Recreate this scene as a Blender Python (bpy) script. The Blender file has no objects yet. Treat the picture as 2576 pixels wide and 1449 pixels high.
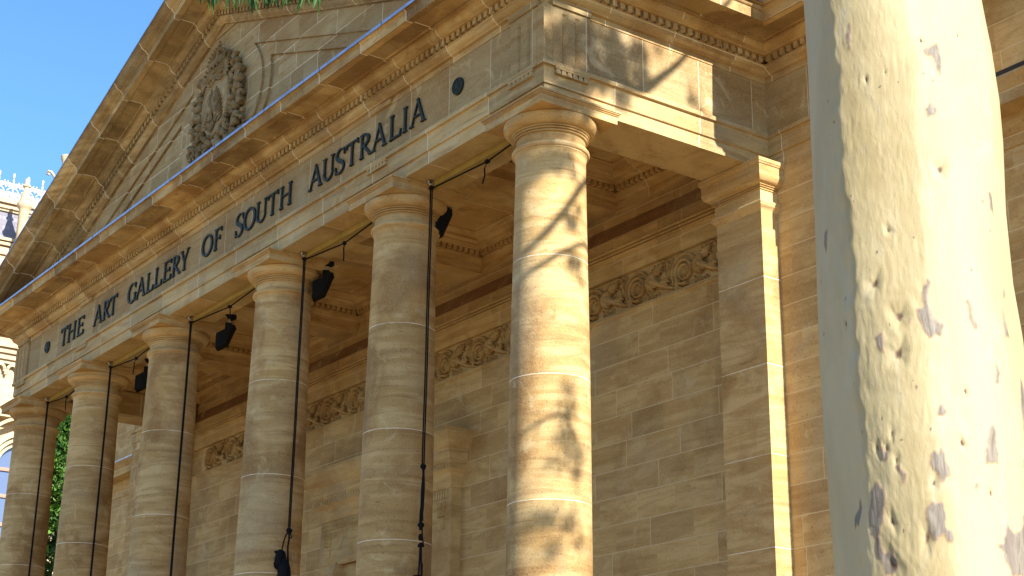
import bpy, bmesh, math, random
from math import sin, cos, pi, radians as rad
from mathutils import Vector, noise
import numpy as np
random.seed(7)
S = bpy.context.scene
C = S.collection

# ---------------------------------------------------------------- camera, sky, sun, exposure
EYE = 1.6
def Z(z): return z + EYE                      # surveyed heights are above the eye
cam_d = bpy.data.cameras.new('camera'); cam = bpy.data.objects.new('camera', cam_d); C.objects.link(cam)
YAW, PITCH, ROLL = rad(54.5198), rad(18.8321), rad(0.67179)
fw = Vector((-sin(YAW)*cos(PITCH), cos(YAW)*cos(PITCH), sin(PITCH)))
rt = Vector((cos(YAW), sin(YAW), 0)); up = rt.cross(fw)
r2 = rt*cos(ROLL)+up*sin(ROLL); u2 = -rt*sin(ROLL)+up*cos(ROLL)
from mathutils import Matrix
m = Matrix((r2, u2, -fw)).transposed().to_4x4(); m.translation = Vector((15.0066, -11.2831, EYE))
cam.matrix_world = m
cam_d.sensor_width = 36; cam_d.lens = 3991.1/2576*36
cam_d.clip_start = 0.1; cam_d.clip_end = 6000
S.camera = cam
SUN_EL, SUN_AZ = rad(28.0), rad(0.9)          # azimuth from +x towards +y
sd = Vector((cos(SUN_EL)*cos(SUN_AZ), cos(SUN_EL)*sin(SUN_AZ), sin(SUN_EL)))
sl = bpy.data.lights.new('sun', 'SUN'); sl.energy = 5.0; sl.angle = rad(0.5); sl.color = (1.0, 0.945, 0.85)
so = bpy.data.objects.new('sun', sl); C.objects.link(so); so.rotation_euler = (-sd).to_track_quat('-Z', 'Y').to_euler()
so.location = (30, 0, 30)
w = bpy.data.worlds.new('World'); S.world = w; w.use_nodes = True
wn = w.node_tree.nodes; wl = w.node_tree.links
sky = wn.new('ShaderNodeTexSky'); sky.sky_type = 'NISHITA'; sky.sun_disc = False
sky.sun_elevation = SUN_EL; sky.sun_rotation = pi/2 - SUN_AZ
sky.air_density = 1.0; sky.dust_density = 0.0; sky.ozone_density = 4.0
hs = wn.new('ShaderNodeHueSaturation'); hs.inputs['Saturation'].default_value = 1.12; hs.inputs['Hue'].default_value = .497
wl.new(sky.outputs[0], hs.inputs['Color']); wl.new(hs.outputs[0], wn['Background'].inputs[0]); wn['Background'].inputs[1].default_value = 0.115
S.view_settings.view_transform = 'Standard'; S.view_settings.look = 'None'
S.view_settings.exposure = 1.22; S.view_settings.gamma = 1
S.render.resolution_x, S.render.resolution_y = 1024, 576
S.render.engine = 'CYCLES'
try:
    S.cycles.max_bounces = 8; S.cycles.diffuse_bounces = 5
except Exception: pass

# ---------------------------------------------------------------- surveyed dimensions
X = [0, -3.5147, -7.2662, -11.5363, -15.2878, -18.8025]     # column axes
XC = X[5]/2
a = 0.424                                                    # half width of the architrave
D = 3.506                                                    # back wall
XL = X[5]-a
BX0, BX1 = X[5]-3.1, 3.1                                     # ends of the main block
BASEZ = -0.4
YW = 4.5                                                     # side wings

# ---------------------------------------------------------------- materials
class G:
    """small helper around a node tree"""
    def __init__(s, name):
        s.m = bpy.data.materials.new(name); s.m.use_nodes = True
        s.t = s.m.node_tree; s.n = s.t.nodes; s.l = s.t.links
        s.b = s.n['Principled BSDF']; s.out = s.n['Material Output']
        s.geo = s.n.new('ShaderNodeNewGeometry')
        s.pos = s.geo.outputs['Position']
    def v(s, sock, val):
        if isinstance(val, bpy.types.NodeSocket): s.l.new(val, sock)
        else: sock.default_value = val
    def math(s, op, x, y=0.0, z=0.0):
        n = s.n.new('ShaderNodeMath'); n.operation = op
        s.v(n.inputs[0], x); s.v(n.inputs[1], y); s.v(n.inputs[2], z); return n.outputs[0]
    def sep(s, vec):
        n = s.n.new('ShaderNodeSeparateXYZ'); s.l.new(vec, n.inputs[0]); return n.outputs
    def comb(s, x, y, z):
        n = s.n.new('ShaderNodeCombineXYZ'); s.v(n.inputs[0], x); s.v(n.inputs[1], y); s.v(n.inputs[2], z); return n.outputs[0]
    def noise(s, vec, scale, detail=4, rough=.6, dist=0, sc=(1,1,1)):
        mp = s.n.new('ShaderNodeMapping'); mp.inputs['Scale'].default_value = sc; s.l.new(vec, mp.inputs[0])
        n = s.n.new('ShaderNodeTexNoise'); s.l.new(mp.outputs[0], n.inputs['Vector'])
        n.inputs['Scale'].default_value = scale; n.inputs['Detail'].default_value = detail
        n.inputs['Roughness'].default_value = rough; n.inputs['Distortion'].default_value = dist
        return n.outputs[0]
    def ramp(s, fac, lo, hi, a_=0.0, b_=1.0):
        n = s.n.new('ShaderNodeMapRange'); n.interpolation_type = 'SMOOTHSTEP'
        s.v(n.inputs[0], fac); s.v(n.inputs[1], lo); s.v(n.inputs[2], hi); s.v(n.inputs[3], a_); s.v(n.inputs[4], b_)
        return n.outputs[0]
    def mix(s, fac, c1, c2, blend='MIX'):
        n = s.n.new('ShaderNodeMix'); n.data_type = 'RGBA'; n.blend_type = blend
        s.v(n.inputs[0], fac)
        for i, c in ((6, c1), (7, c2)):
            if isinstance(c, tuple): c = (c[0], c[1], c[2], 1)
            s.v(n.inputs[i], c)
        return n.outputs[2]
    def white(s, vec):
        n = s.n.new('ShaderNodeTexWhiteNoise'); n.noise_dimensions = '3D'; s.l.new(vec, n.inputs[0]); return n.outputs[0]
    def bump(s, h, strength, dist, prev=None):
        n = s.n.new('ShaderNodeBump'); n.inputs['Strength'].default_value = strength; n.inputs['Distance'].default_value = dist
        s.l.new(h, n.inputs['Height'])
        if prev: s.l.new(prev, n.inputs['Normal'])
        return n.outputs[0]
    def done(s, col, rough=.8, nrm=None, metallic=0, spec=.3):
        s.v(s.b.inputs['Base Color'], col if isinstance(col, bpy.types.NodeSocket) else (col[0], col[1], col[2], 1))
        s.v(s.b.inputs['Roughness'], rough); s.b.inputs['Metallic'].default_value = metallic
        s.b.inputs['Specular IOR Level'].default_value = spec
        if nrm: s.l.new(nrm, s.b.inputs['Normal'])
        return s.m

def stone(name, base=(.43, .272, .10), light=(.56, .40, .19), brown=(.235, .115, .028), hx=None, hz=None, x0=0, z0=0,
          brick=False, joint=.006, vary=.5, stain=.5, grime=.35, zonly=False, strat=1.0, jcol=(.74, .66, .50), phase3=0.0, jit=.3, jmin=.35):
    g = G(name); p = g.pos; s = g.sep(p)
    nrm = g.sep(g.geo.outputs['True Normal'])
    fy = g.math('GREATER_THAN', g.math('ABSOLUTE', nrm[1]), g.math('ABSOLUTE', nrm[0]))
    # along-the-wall coordinate: x on faces looking along y (and on soffits), y on faces looking along x
    isx = g.math('GREATER_THAN', g.math('ABSOLUTE', nrm[0]), .6)
    h = g.math('ADD', g.math('MULTIPLY', s[0], g.math('SUBTRACT', 1.0, isx)), g.math('MULTIPLY', s[1], isx))
    bid = None; jm = None
    if hz:
        zz = g.math('DIVIDE', g.math('SUBTRACT', s[2], z0), hz); row = g.math('FLOOR', zz); fz = g.math('SUBTRACT', zz, row)
        dz = g.math('MULTIPLY', g.math('MINIMUM', fz, g.math('SUBTRACT', 1.0, fz)), hz)
        jm = dz
    else: row = 0.0
    if hx:
        hh = g.math('DIVIDE', g.math('SUBTRACT', h, x0), hx)
        if brick:
            rv = g.comb(row, 3.3, 1.7) if hz else None
            hh = g.math('ADD', hh, g.math('ADD', g.math('MULTIPLY', g.math('FLOORED_MODULO', row, 2.0), .5), g.math('MULTIPLY', g.white(rv), jit)))
        col = g.math('FLOOR', hh); fx = g.math('SUBTRACT', hh, col)
        if brick:                                     # some blocks are shorter than their neighbours
            wv = g.math('MULTIPLY', g.math('SUBTRACT', g.white(g.comb(col, row, 9.1)), .5), .5)
            fx2 = g.math('ABSOLUTE', g.math('SUBTRACT', fx, g.math('ADD', .5, wv)))
            col = g.math('ADD', col, g.math('MULTIPLY', g.math('GREATER_THAN', fx, g.math('ADD', .5, wv)), .5))
            dx = g.math('MULTIPLY', fx2, hx)
        else:
            dx = g.math('MULTIPLY', g.math('MINIMUM', fx, g.math('SUBTRACT', 1.0, fx)), hx)
        jm = g.math('MINIMUM', jm, dx) if jm is not None else dx
    else: col = 0.0
    if hz or hx:
        bidv = g.comb(col, row, g.math('MULTIPLY', fy, 7.0 if hx else 0.0)); bid = g.white(bidv)
        off = g.math('MULTIPLY', bid, 37.0)
        n = g.n.new('ShaderNodeVectorMath'); n.operation = 'ADD'; g.l.new(p, n.inputs[0])
        g.l.new(g.comb(off, off, off), n.inputs[1]); pv = n.outputs[0]
    else: pv = p
    warp = g.noise(pv, .9, 2)
    strata = g.noise(pv, 1.6, 7, .62, 1.4, (.35, .35, 2.3))
    fine = g.noise(pv, 7, 6, .65, .6, (.6, .6, 2.6))
    patch = g.noise(p, .8, 4, .6, .5)
    band = g.noise(pv, 1.5, 5, .55, 1.6, (.30, .30, 3.4))
    c = g.mix(g.ramp(strata, .40, .62), base, light)
    c = g.mix(g.math('MULTIPLY', g.ramp(band, .50, .68), min(.9, .5*strat)), c, brown)
    c = g.mix(g.math('MULTIPLY', g.ramp(patch, .46, .64), min(1, stain*1.25)), c, brown)
    st2 = g.noise(pv, 2.3, 8, .7, 2.2, (.5, .5, 1.5))
    c = g.mix(g.math('MULTIPLY', g.ramp(st2, .60, .70), stain*.9), c, (brown[0]*.8, brown[1]*.68, brown[2]*.5))
    c = g.mix(g.math('MULTIPLY', g.ramp(g.noise(p, 1.1, 3, .5, .3, (1, 1, .6)), .5, .75), .5), c, (.38, .315, .21))
    if bid is not None:
        k = g.ramp(bid, 0, 1, 1-.32*vary, 1+.16*vary)
        n = g.n.new('ShaderNodeVectorMath'); n.operation = 'SCALE'; g.l.new(c, n.inputs[0]); g.l.new(k, n.inputs['Scale'])
        c = n.outputs[0]
        c = g.mix(g.math('MULTIPLY', g.ramp(g.white(g.comb(row, col, 4.2)), .55, 1.0), .55*vary), c, brown)
    sp = g.noise(p, 26, 3, .7)
    c = g.mix(g.math('MULTIPLY', g.ramp(sp, .60, .70), .6), c, (.11, .075, .035))
    c = g.mix(g.math('MULTIPLY', g.ramp(g.noise(p, 5.5, 6, .75, 1.5, (1, 1, .55)), .58, .70), .30*stain+.05), c, (.17, .11, .05))
    c = g.mix(g.math('MULTIPLY', g.ramp(g.noise(p, 1.9, 5, .65, 1.0), .58, .68), .5), c, (.52, .42, .25))
    sp2 = g.noise(p, 60, 3, .7)
    c = g.mix(g.math('MULTIPLY', g.ramp(sp2, .35, .65), .22), c, (.62, .50, .32))
    # soot and lichen, gathered in clumps
    gr = g.math('MULTIPLY', g.ramp(g.noise(p, 1.7, 8, .72, 1.0), .54, .72), g.ramp(g.noise(p, 13, 5, .8), .42, .60))
    c = g.mix(g.math('MULTIPLY', gr, grime), c, (.16, .13, .09))
    hh_ = g.math('ADD', g.math('MULTIPLY', g.noise(p, 38, 5, .7), .5), g.math('MULTIPLY', fine, .8))
    if jm is not None:
        wob = g.math('MULTIPLY', g.math('SUBTRACT', g.noise(p, 9, 2), .5), .006)
        j = g.ramp(g.math('ADD', jm, wob), joint*.7, joint*1.5, 1.0, 0.0)
        j = g.math('MULTIPLY', j, g.ramp(g.noise(p, 3.0, 3), .3, .55, jmin, .97))
        c = g.mix(j, c, jcol)
        hh_ = g.math('SUBTRACT', hh_, g.math('MULTIPLY', j, .4))
    gm_ = g.n.new('ShaderNodeGamma'); gm_.inputs[1].default_value = 1.08; g.l.new(c, gm_.inputs[0])
    h_ = g.n.new('ShaderNodeHueSaturation'); h_.inputs['Saturation'].default_value = 1.0; h_.inputs['Value'].default_value = 1.13; g.l.new(gm_.outputs[0], h_.inputs['Color']); c = h_.outputs[0]
    nb = g.bump(hh_, .5, .014)
    nb = g.bump(g.noise(p, 2.2, 4, .6), .25, .05, nb)
    return g.done(c, .86, nb, spec=.25)

M_COL = stone('column_sandstone', hz=1.5235, z0=Z(6.69), vary=.55, joint=.0045, stain=.65, grime=.30, strat=1.05)
M_CAP = stone('capital_sandstone', vary=.3, stain=.4)
M_ARC = stone('architrave_sandstone', hx=1.49, x0=-.78, vary=.55, joint=.005, jmin=.75, stain=.3, grime=.5, base=(.44, .315, .14), light=(.52, .395, .21))
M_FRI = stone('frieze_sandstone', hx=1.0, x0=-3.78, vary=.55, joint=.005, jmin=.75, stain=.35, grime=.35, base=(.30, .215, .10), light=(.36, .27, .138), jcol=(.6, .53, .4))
M_BED = stone('moulding_sandstone', hx=1.12, x0=-.55, vary=.4, joint=.0065, jmin=.75, base=(.43, .285, .11))
M_COR = stone('cornice_sandstone', hx=1.22, x0=-1.72, vary=1.25, joint=.0085, jmin=.75, stain=.65, grime=.9, base=(.41, .265, .10))
M_RAK = stone('raking_sandstone', hx=1.11, x0=-.02, vary=.9, joint=.0085, jmin=.75, stain=.6, grime=1.0, base=(.34, .23, .095), brown=(.19, .11, .035))
M_WAL = stone('ashlar_sandstone', hx=1.7, hz=.409, z0=Z(5.082), brick=True, vary=.36, jit=.8, strat=.5, jmin=.6, joint=.006, stain=.35, grime=.5, base=(.42, .28, .11), light=(.52, .375, .175), jcol=(.58, .47, .29))
M_ANT = stone('pilaster_sandstone', strat=.6, hz=1.219, z0=Z(4.66), vary=.4, joint=.005, stain=.5)
M_TYM = stone('tympanum_sandstone', hx=1.55, hz=.46, z0=Z(11.57), brick=True, vary=.5, joint=.006, stain=.3, grime=.5, base=(.35, .255, .12), light=(.43, .33, .18))
M_CEI = stone('ceiling_sandstone', vary=.4, stain=.5, hx=3.0, x0=.7, joint=.004, grime=.3)
M_DOR = stone('doorway_sandstone', vary=.2, stain=.4, base=(.43, .305, .13), light=(.50, .375, .18))
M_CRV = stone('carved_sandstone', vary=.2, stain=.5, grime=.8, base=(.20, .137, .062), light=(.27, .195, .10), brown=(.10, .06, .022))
M_SCR = stone('scroll_sandstone', vary=.2, stain=.35, base=(.37, .24, .09), light=(.43, .30, .13), grime=.2)
M_UNI = stone('pale_limestone', base=(.42, .33, .215), light=(.48, .39, .27), brown=(.32, .22, .12), hx=.9, hz=.35, brick=True, vary=.2, stain=.2, grime=.2, jcol=(.55, .47, .36))
M_PAV = stone('paving_stone', base=(.255, .165, .070), light=(.29, .195, .088), brown=(.20, .125, .05), stain=.2, grime=.2)

def plain(name, col, rough=.5, metallic=0, spec=.5, nscale=20, var=.15):
    g = G(name)
    f = g.noise(g.pos, nscale, 4)
    c = g.mix(g.ramp(f, .3, .7), tuple(x*(1-var) for x in col), tuple(min(1, x*(1+var)) for x in col))
    return g.done(c, rough, g.bump(f, .1, .005), metallic, spec)
M_LET = plain('dark_bronze', (.020, .028, .026), .55, .0, .25)
M_LEAD = plain('lead_sheet', (.36, .43, .62), .42, .5, .5, 6, .2)
M_DARK = plain('black_enamel', (.008, .008, .008), .75, 0, .12)
M_ROPE = plain('black_rope', (.010, .010, .011), .9, 0, .1)
M_GOLD = plain('ochre_paint', (.36, .245, .055), .42, 0, .5, 4, .12)
M_STEEL = plain('bolt_steel', (.45, .40, .33), .35, .9)
M_IRON = plain('pale_painted_iron', (.70, .58, .56), .6)
M_SLATE = None
g = G('roof_slate')
bt = g.n.new('ShaderNodeTexBrick'); mp = g.n.new('ShaderNodeMapping'); mp.inputs['Rotation'].default_value = (0, pi/2, pi/2)
g.l.new(g.comb(g.sep(g.pos)[1], g.sep(g.pos)[2], 0.0), bt.inputs['Vector'])
bt.inputs['Scale'].default_value = 1; bt.inputs['Brick Width'].default_value = .34; bt.inputs['Row Height'].default_value = .22
bt.inputs['Mortar Size'].default_value = .008
bt.inputs['Color1'].default_value = (.17, .16, .19, 1); bt.inputs['Color2'].default_value = (.23, .215, .255, 1); bt.inputs['Mortar'].default_value = (.10, .09, .13, 1)
M_SLATE = g.done(bt.outputs[0], .6)
g = G('window_glass'); M_GLASS = g.done((.10, .13, .22), .08, None, 0, 1.0)
M_REDW = plain('red_stone', (.42, .20, .15), .8)
g = G('dark_band'); M_BAND = g.done((.03, .03, .035), .9)  # near-black tone of the strip on the right wing wall

# ---------------------------------------------------------------- mesh helpers
class MB:
    def __init__(s): s.v = []; s.f = []
    def add(s, vs, fs):
        o = len(s.v); s.v += [tuple(x) for x in vs]; s.f += [tuple(i+o for i in f) for f in fs]
    def box(s, x0, x1, y0, y1, z0, z1):
        s.add([(x0,y0,z0),(x1,y0,z0),(x1,y1,z0),(x0,y1,z0),(x0,y0,z1),(x1,y0,z1),(x1,y1,z1),(x0,y1,z1)],
              [(0,3,2,1),(4,5,6,7),(0,1,5,4),(1,2,6,5),(2,3,7,6),(3,0,4,7)])
    def rings(s, rings, closed=True, cap=True):
        """loft through rings of equal length"""
        n = len(rings[0]); vs = [p for r in rings for p in r]; fs = []
        for i in range(len(rings)-1):
            for j in range(n if closed else n-1):
                k = (j+1) % n; fs.append((i*n+j, i*n+k, (i+1)*n+k, (i+1)*n+j))
        if cap and closed: fs.append(tuple(reversed(range(n)))); fs.append(tuple(range((len(rings)-1)*n, len(rings)*n)))
        s.add(vs, fs)
    def sweep(s, prof, path, closed=True):
        P = [Vector(p) for p in path]; nn = []
        for i in range(len(P)-1):
            d = (P[i+1]-P[i]).normalized(); nn.append(Vector((d.y, -d.x)))
        rs = []
        for i, p in enumerate(P):
            if i == 0: mm = nn[0]
            elif i == len(P)-1: mm = nn[-1]
            else: mm = (nn[i-1]+nn[i])/(1+nn[i-1].dot(nn[i]))
            rs.append([(p.x+mm.x*o, p.y+mm.y*o, z) for o, z in prof])
        s.rings(rs, closed, closed)
    def prism_y(s, poly, y0, y1):                # polygon in x,z
        n = len(poly)
        s.add([(x, y0, z) for x, z in poly]+[(x, y1, z) for x, z in poly],
              [tuple(range(n)), tuple(reversed(range(n, 2*n)))]+[(i, i+n, (i+1)%n+n, (i+1)%n) for i in range(n)])
    def lathe(s, prof, cx=0, cy=0, n=64):
        s.rings([[(cx+r*cos(2*pi*j/n), cy+r*sin(2*pi*j/n), z) for j in range(n)] for r, z in prof])
    def tube(s, pts, r, n=8, r2=None, flat=None):
        pts = [Vector(p) for p in pts]; rs = []
        ref = Vector((0, 0, 1))
        for i, p in enumerate(pts):
            d = (pts[min(i+1, len(pts)-1)]-pts[max(i-1, 0)]).normalized()
            if abs(d.dot(ref)) > .97: ref = Vector((0, 1, 0)) if abs(d.z) > .9 else Vector((0, 0, 1))
            u = d.cross(ref).normalized(); v = u.cross(d)
            t = i/max(1, len(pts)-1)
            rr = r if r2 is None else r+(r2-r)*t
            if callable(r): rr = r(t)
            rs.append([p+u*rr*cos(2*pi*j/n)+v*rr*sin(2*pi*j/n) for j in range(n)])
        s.rings(rs)
    def ytube(s, pts, r, depth=.5, n=7, y=0):
        depth = depth*1.5 if y == D+.075 else depth
        """half round moulding lying on a wall: pts in x,z; r number or function"""
        rs = []
        for i, (x, z) in enumerate(pts):
            x1, z1 = pts[min(i+1, len(pts)-1)]; x0, z0 = pts[max(i-1, 0)]
            dx, dz = x1-x0, z1-z0; L = math.hypot(dx, dz) or 1; nx, nz = -dz/L, dx/L
            t = i/max(1, len(pts)-1); rr = r(t) if callable(r) else r
            rs.append([(x+nx*rr*cos(pi*j/(n-1)), y-rr*depth*2*sin(pi*j/(n-1)), z+nz*rr*cos(pi*j/(n-1))) for j in range(n)]+[(x, y+.01, z)])
        s.rings(rs)
    def blob(s, c, r, sq=(1,1,1), seed=0, amp=.15, sub=2):
        bm = bmesh.new(); bmesh.ops.create_icosphere(bm, subdivisions=sub, radius=1)
        vs = []
        for v in bm.verts:
            d = v.co.normalized(); k = 1+amp*noise.noise(d*1.7+Vector((seed*3.1, seed, 0)))*2
            vs.append((c[0]+d.x*r*k*sq[0], c[1]+d.y*r*k*sq[1], c[2]+d.z*r*k*sq[2]))
        fs = [tuple(v.index for v in f.verts) for f in bm.faces]; bm.free(); s.add(vs, fs)
    def build(s, name, mat, parent=None, smooth=35, org=None):
        me = bpy.data.meshes.new(name); me.from_pydata(s.v, [], s.f); me.update()
        bm = bmesh.new(); bm.from_mesh(me); bmesh.ops.recalc_face_normals(bm, faces=bm.faces); bm.to_mesh(me); bm.free()
        if smooth:
            me.polygons.foreach_set('use_smooth', [True]*len(me.polygons)); me.set_sharp_from_angle(angle=rad(smooth))
        me.materials.append(mat)
        o = bpy.data.objects.new(name, me); C.objects.link(o)
        if parent:
            o.parent = parent
            if parent.type == 'EMPTY' and not parent.get('local'): o.location = -Vector(parent.location)
        return o
def tag(o, label=None, cat=None, group=None, kind=None):
    if label: o['label'] = label
    if cat: o['category'] = cat
    if group: o['group'] = group
    if kind: o['kind'] = kind
    return o
def empty(name, loc, label, cat, group=None):
    o = bpy.data.objects.new(name, None); C.objects.link(o); o.location = loc; o.empty_display_size = .3
    tag(o, label, cat, group); bpy.context.view_layer.update(); return o

# ================================================================ the ground
gm = MB(); gm.add([(-2500,-2500,0),(2500,-2500,0),(2500,2500,0),(-2500,2500,0)], [(0,1,2,3)])
tag(gm.build('ground', M_PAV, None, 0), kind='structure')

# ================================================================ the gallery
B = empty('gallery_building', (XC, D, 0), 'sandstone classical gallery with columned portico, inscribed frieze and carved pediment', 'building')

# --- steps and platform
mb = MB()
for i in range(7):
    e = 1.2+.34*(6-i)
    mb.box(X[5]-.9-e*.0-.34*(6-i), .9+.34*(6-i), -1.0-.34*(6-i), D-.01, i*.17+.0005*i, (i+1)*.17+.012*(i == 6))
mb.build('portico_steps', M_PAV, B, 0)

# --- columns
CP = [(.525, BASEZ+EYE), (.523, Z(1.0)), (.516, Z(2.6)), (.508, Z(3.65)), (.503, Z(4.4)), (.497, Z(5.17)), (.486, Z(5.95)), (.472, Z(6.69)), (.462, Z(7.3)), (.454, Z(7.9)), (.453, Z(8.08)), (.460, Z(8.118)), (.468, Z(8.13))]
CAPP = [(.468, Z(8.13)), (.474, Z(8.135)), (.474, Z(8.15)), (.486, Z(8.155)), (.498, Z(8.168)), (.504, Z(8.188)), (.499, Z(8.208)), (.487, Z(8.222)), (.470, Z(8.23)), (.446, Z(8.236)), (.445, Z(8.27)), (.450, Z(8.36)),
        (.452, Z(8.352)), (.474, Z(8.356)), (.480, Z(8.364)), (.478, Z(8.374)), (.460, Z(8.378)), (.460, Z(8.385)), (.490, Z(8.389)), (.496, Z(8.397)), (.494, Z(8.405)), (.474, Z(8.409)), (.474, Z(8.414)), (.506, Z(8.418)), (.511, Z(8.426)), (.508, Z(8.433)), (.498, Z(8.436)),
        (.520, Z(8.440)), (.545, Z(8.448)), (.578, Z(8.475)), (.602, Z(8.505)), (.615, Z(8.54)), (.612, Z(8.575)), (.600, Z(8.588))]
for k in range(6):
    lab = [None]*6
    if k == 0:
        m1 = MB(); m1.lathe(CP, n=96); cn = m1.build('column', M_COL, None, 30)
        m2 = MB(); m2.lathe(CAPP, n=96)
        pts = [(-.612, -.612), (.612, -.612), (.612, .612), (-.612, .612)]
        def sq(b, z): return [(-b,-b,z),(b,-b,z),(b,b,z),(-b,b,z)]
        m2.rings([sq(.612, Z(8.586)), sq(.612, Z(8.690)), sq(.626, Z(8.692)), sq(.628, Z(8.700)), sq(.620, Z(8.703)), sq(.640, Z(8.712)), sq(.643, Z(8.722)), sq(.634, Z(8.725)), sq(.652, Z(8.730)), sq(.652, Z(8.756))])
        cp = m2.build('capital', M_CAP, None, 28); cp.parent = cn
        base_c, base_p = cn, cp
    else:
        cn = base_c.copy(); C.objects.link(cn); cp = base_p.copy(); C.objects.link(cp); cp.parent = cn
    cn.parent = B; cn.location = Vector((X[k], 0, 0))-Vector(B.location)
base_c['label'] = 'corner column in dappled sunlight, nearest the gum tree'

# --- entablature, swept round the whole front
PATH = [(BX0, 14), (BX0, D), (XL, D), (XL, -a), (a, -a), (a, D), (BX1, D), (BX1, 14)]
U = [(XL, D+.05), (XL, -a), (a, -a), (a, D+.05)]
mb = MB()
mb.sweep([(-.35, Z(8.76)), (0, Z(8.76)), (-.002, Z(8.942)), (-.002, Z(8.950)), (.026, Z(8.955)), (.026, Z(9.196)), (.030, Z(9.203)), (.068, Z(9.206)), (.064, Z(9.268)), (-.35, Z(9.272))], PATH)
mb.sweep([(-2*a, Z(8.76)), (-.352, Z(8.76)), (-.352, Z(9.3)), (-2*a, Z(9.3))], U)
mb.build('architrave', M_ARC, B, 20)
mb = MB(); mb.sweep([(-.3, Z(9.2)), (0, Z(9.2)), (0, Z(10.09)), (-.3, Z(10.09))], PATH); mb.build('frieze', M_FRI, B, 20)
mb = MB(); mb.sweep([(-.3, Z(10.075)), (.012, Z(10.075)), (.012, Z(10.160)), (.060, Z(10.168)), (.066, Z(10.185)), (.085, Z(10.198)), (.112, Z(10.214)), (.130, Z(10.235)), (.140, Z(10.262)), (.150, Z(10.266)), (.150, Z(10.292)), (.015, Z(10.294)), (.015, Z(10.378)), (.232, Z(10.382)), (.240, Z(10.392)), (.268, Z(10.402)), (.296, Z(10.422)), (.316, Z(10.450)), (.324, Z(10.478)), (.338, Z(10.482)), (.338, Z(10.53)), (-.3, Z(10.53))], PATH)
mb.build('bed_moulding', M_BED, B, 32)
mb = MB()
def dent(mb, x0, x1, y0, sgn, axis, skew=None):
    n = int(round((x1-x0)/.1306)); p = (x1-x0)/n
    for i in range(n):
        u0 = x0+i*p+.029; u1 = u0+p-.058
        o0, o1 = y0+sgn*.01, y0+sgn*.198
        lo, hi = min(o0, o1), max(o0, o1)
        if axis == 'x': mb.box(u0, u1, lo, hi, Z(10.296), Z(10.381))
        else: mb.box(lo, hi, u0, u1, Z(10.296), Z(10.381))
for ar in ((XL-.17, a+.17, -a, -1, 'x'), (-a-.12, D-.2, a, 1, 'y'), (-a-.12, D-.2, XL, -1, 'y'), (a+.2, BX1+.17, D, -1, 'x'), (BX0-.17, XL-.2, D, -1, 'x'), (D, 9, BX1, 1, 'y'), (D, 9, BX0, -1, 'y')):
    mb = MB(); dent(mb, *ar); mb.build('dentil_course', M_BED, B, 0)
mb = MB(); mb.sweep([(-.3, Z(10.507)), (.352, Z(10.507)), (.386, Z(10.507)), (.392, Z(10.532)), (.660, Z(10.532)), (.668, Z(10.507)), (.762, Z(10.505)), (.780, Z(10.505)), (.786, Z(10.648)), (.800, Z(10.655)), (.815, Z(10.668)), (.822, Z(10.688)), (.822, Z(10.705)), (-.3, Z(10.71))], PATH)
mb.build('cornice', M_COR, B, 30)
CYM = [(-.3, Z(10.712)), (.80, Z(10.712)), (.835, Z(10.716)), (.850, Z(10.735)), (.885, Z(10.752)), (.925, Z(10.785)), (.950, Z(10.835)), (.975, Z(10.885)), (1.0, Z(10.905)), (1.0, Z(10.945)), (-.3, Z(10.97))]
for pt_ in ([(a, -a-.98), (a, D), (BX1, D), (BX1, 14)], [(BX0, 14), (BX0, D), (XL, D), (XL, -a-.98)]):
    mb = MB(); mb.sweep(CYM, pt_); mb.build('gutter_moulding', M_COR, B, 30)
# lead flashing over the front cornice, in sheets
mb = MB(); x = XL-.85; i = 0
while x < a+.85:
    x2 = min(x+1.78, a+.85)
    mb.rings([[(q, -a-.60, Z(10.722)), (q, -a-.842, Z(10.712)), (q, -a-.846, Z(10.662)), (q, -a-.834, Z(10.662)), (q, -a-.830, Z(10.703)), (q, -a-.60, Z(10.710))] for q in (x+.012, x2-.02)])
    x = x2
mb.build('lead_flashing', M_LEAD, B, 0)
# triglyphs at the corners, regulas and the proud blocks of the frieze
def triglyph(mb, c, wall, axis, sgn):
    """three shanks with two channels and two half channels; c centre along the wall"""
    hw = .31
    z0, z1 = Z(9.272), Z(10.068)
    pr = [(-hw, .0), (-hw, .030), (-hw+.03, .045), (-.145, .045), (-.105, .010), (-.065, .045), (.065, .045), (.105, .010), (.145, .045), (hw-.03, .045), (hw, .030), (hw, .0)]
    zt = Z(10.0)
    def P(u, o, z): return (c+u, wall+sgn*o, z) if axis == 'x' else (wall+sgn*o, c+u, z)
    mb.rings([[P(u, o, z0) for u, o in pr], [P(u, o, zt-.02) for u, o in pr], [P(u, max(o, .045) if o > 0 else o, zt) for u, o in pr], [P(u, max(o, .045) if o > 0 else o, z1) for u, o in pr]])
    for (u0, u1, o0, o1, za, zb) in [(-hw-.01, hw+.01, -.02, .075, Z(10.069), Z(10.155))]:
        A = P(u0, o0, za); Bq = P(u1, o1, zb); mb.box(min(A[0], Bq[0]), max(A[0], Bq[0]), min(A[1], Bq[1]), max(A[1], Bq[1]), za, zb)
for ar in ((0-.03, a, 'y', 1), (0-.03, XL, 'y', -1), (.03, -a, 'x', -1), (X[5]-.03, -a, 'x', -1)):
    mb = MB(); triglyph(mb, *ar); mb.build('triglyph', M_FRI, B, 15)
for cx in (a+.012, XL-.012):                                  # the solid corner between the two
    s_ = 1 if cx > 0 else -1
    mb = MB(); mb.box(min(cx-.10*s_, cx+.038*s_), max(cx-.10*s_, cx+.038*s_), -a-.05, -a+.09, Z(9.271), Z(10.066)); mb.build('corner_block', M_FRI, B, 15)
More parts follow.
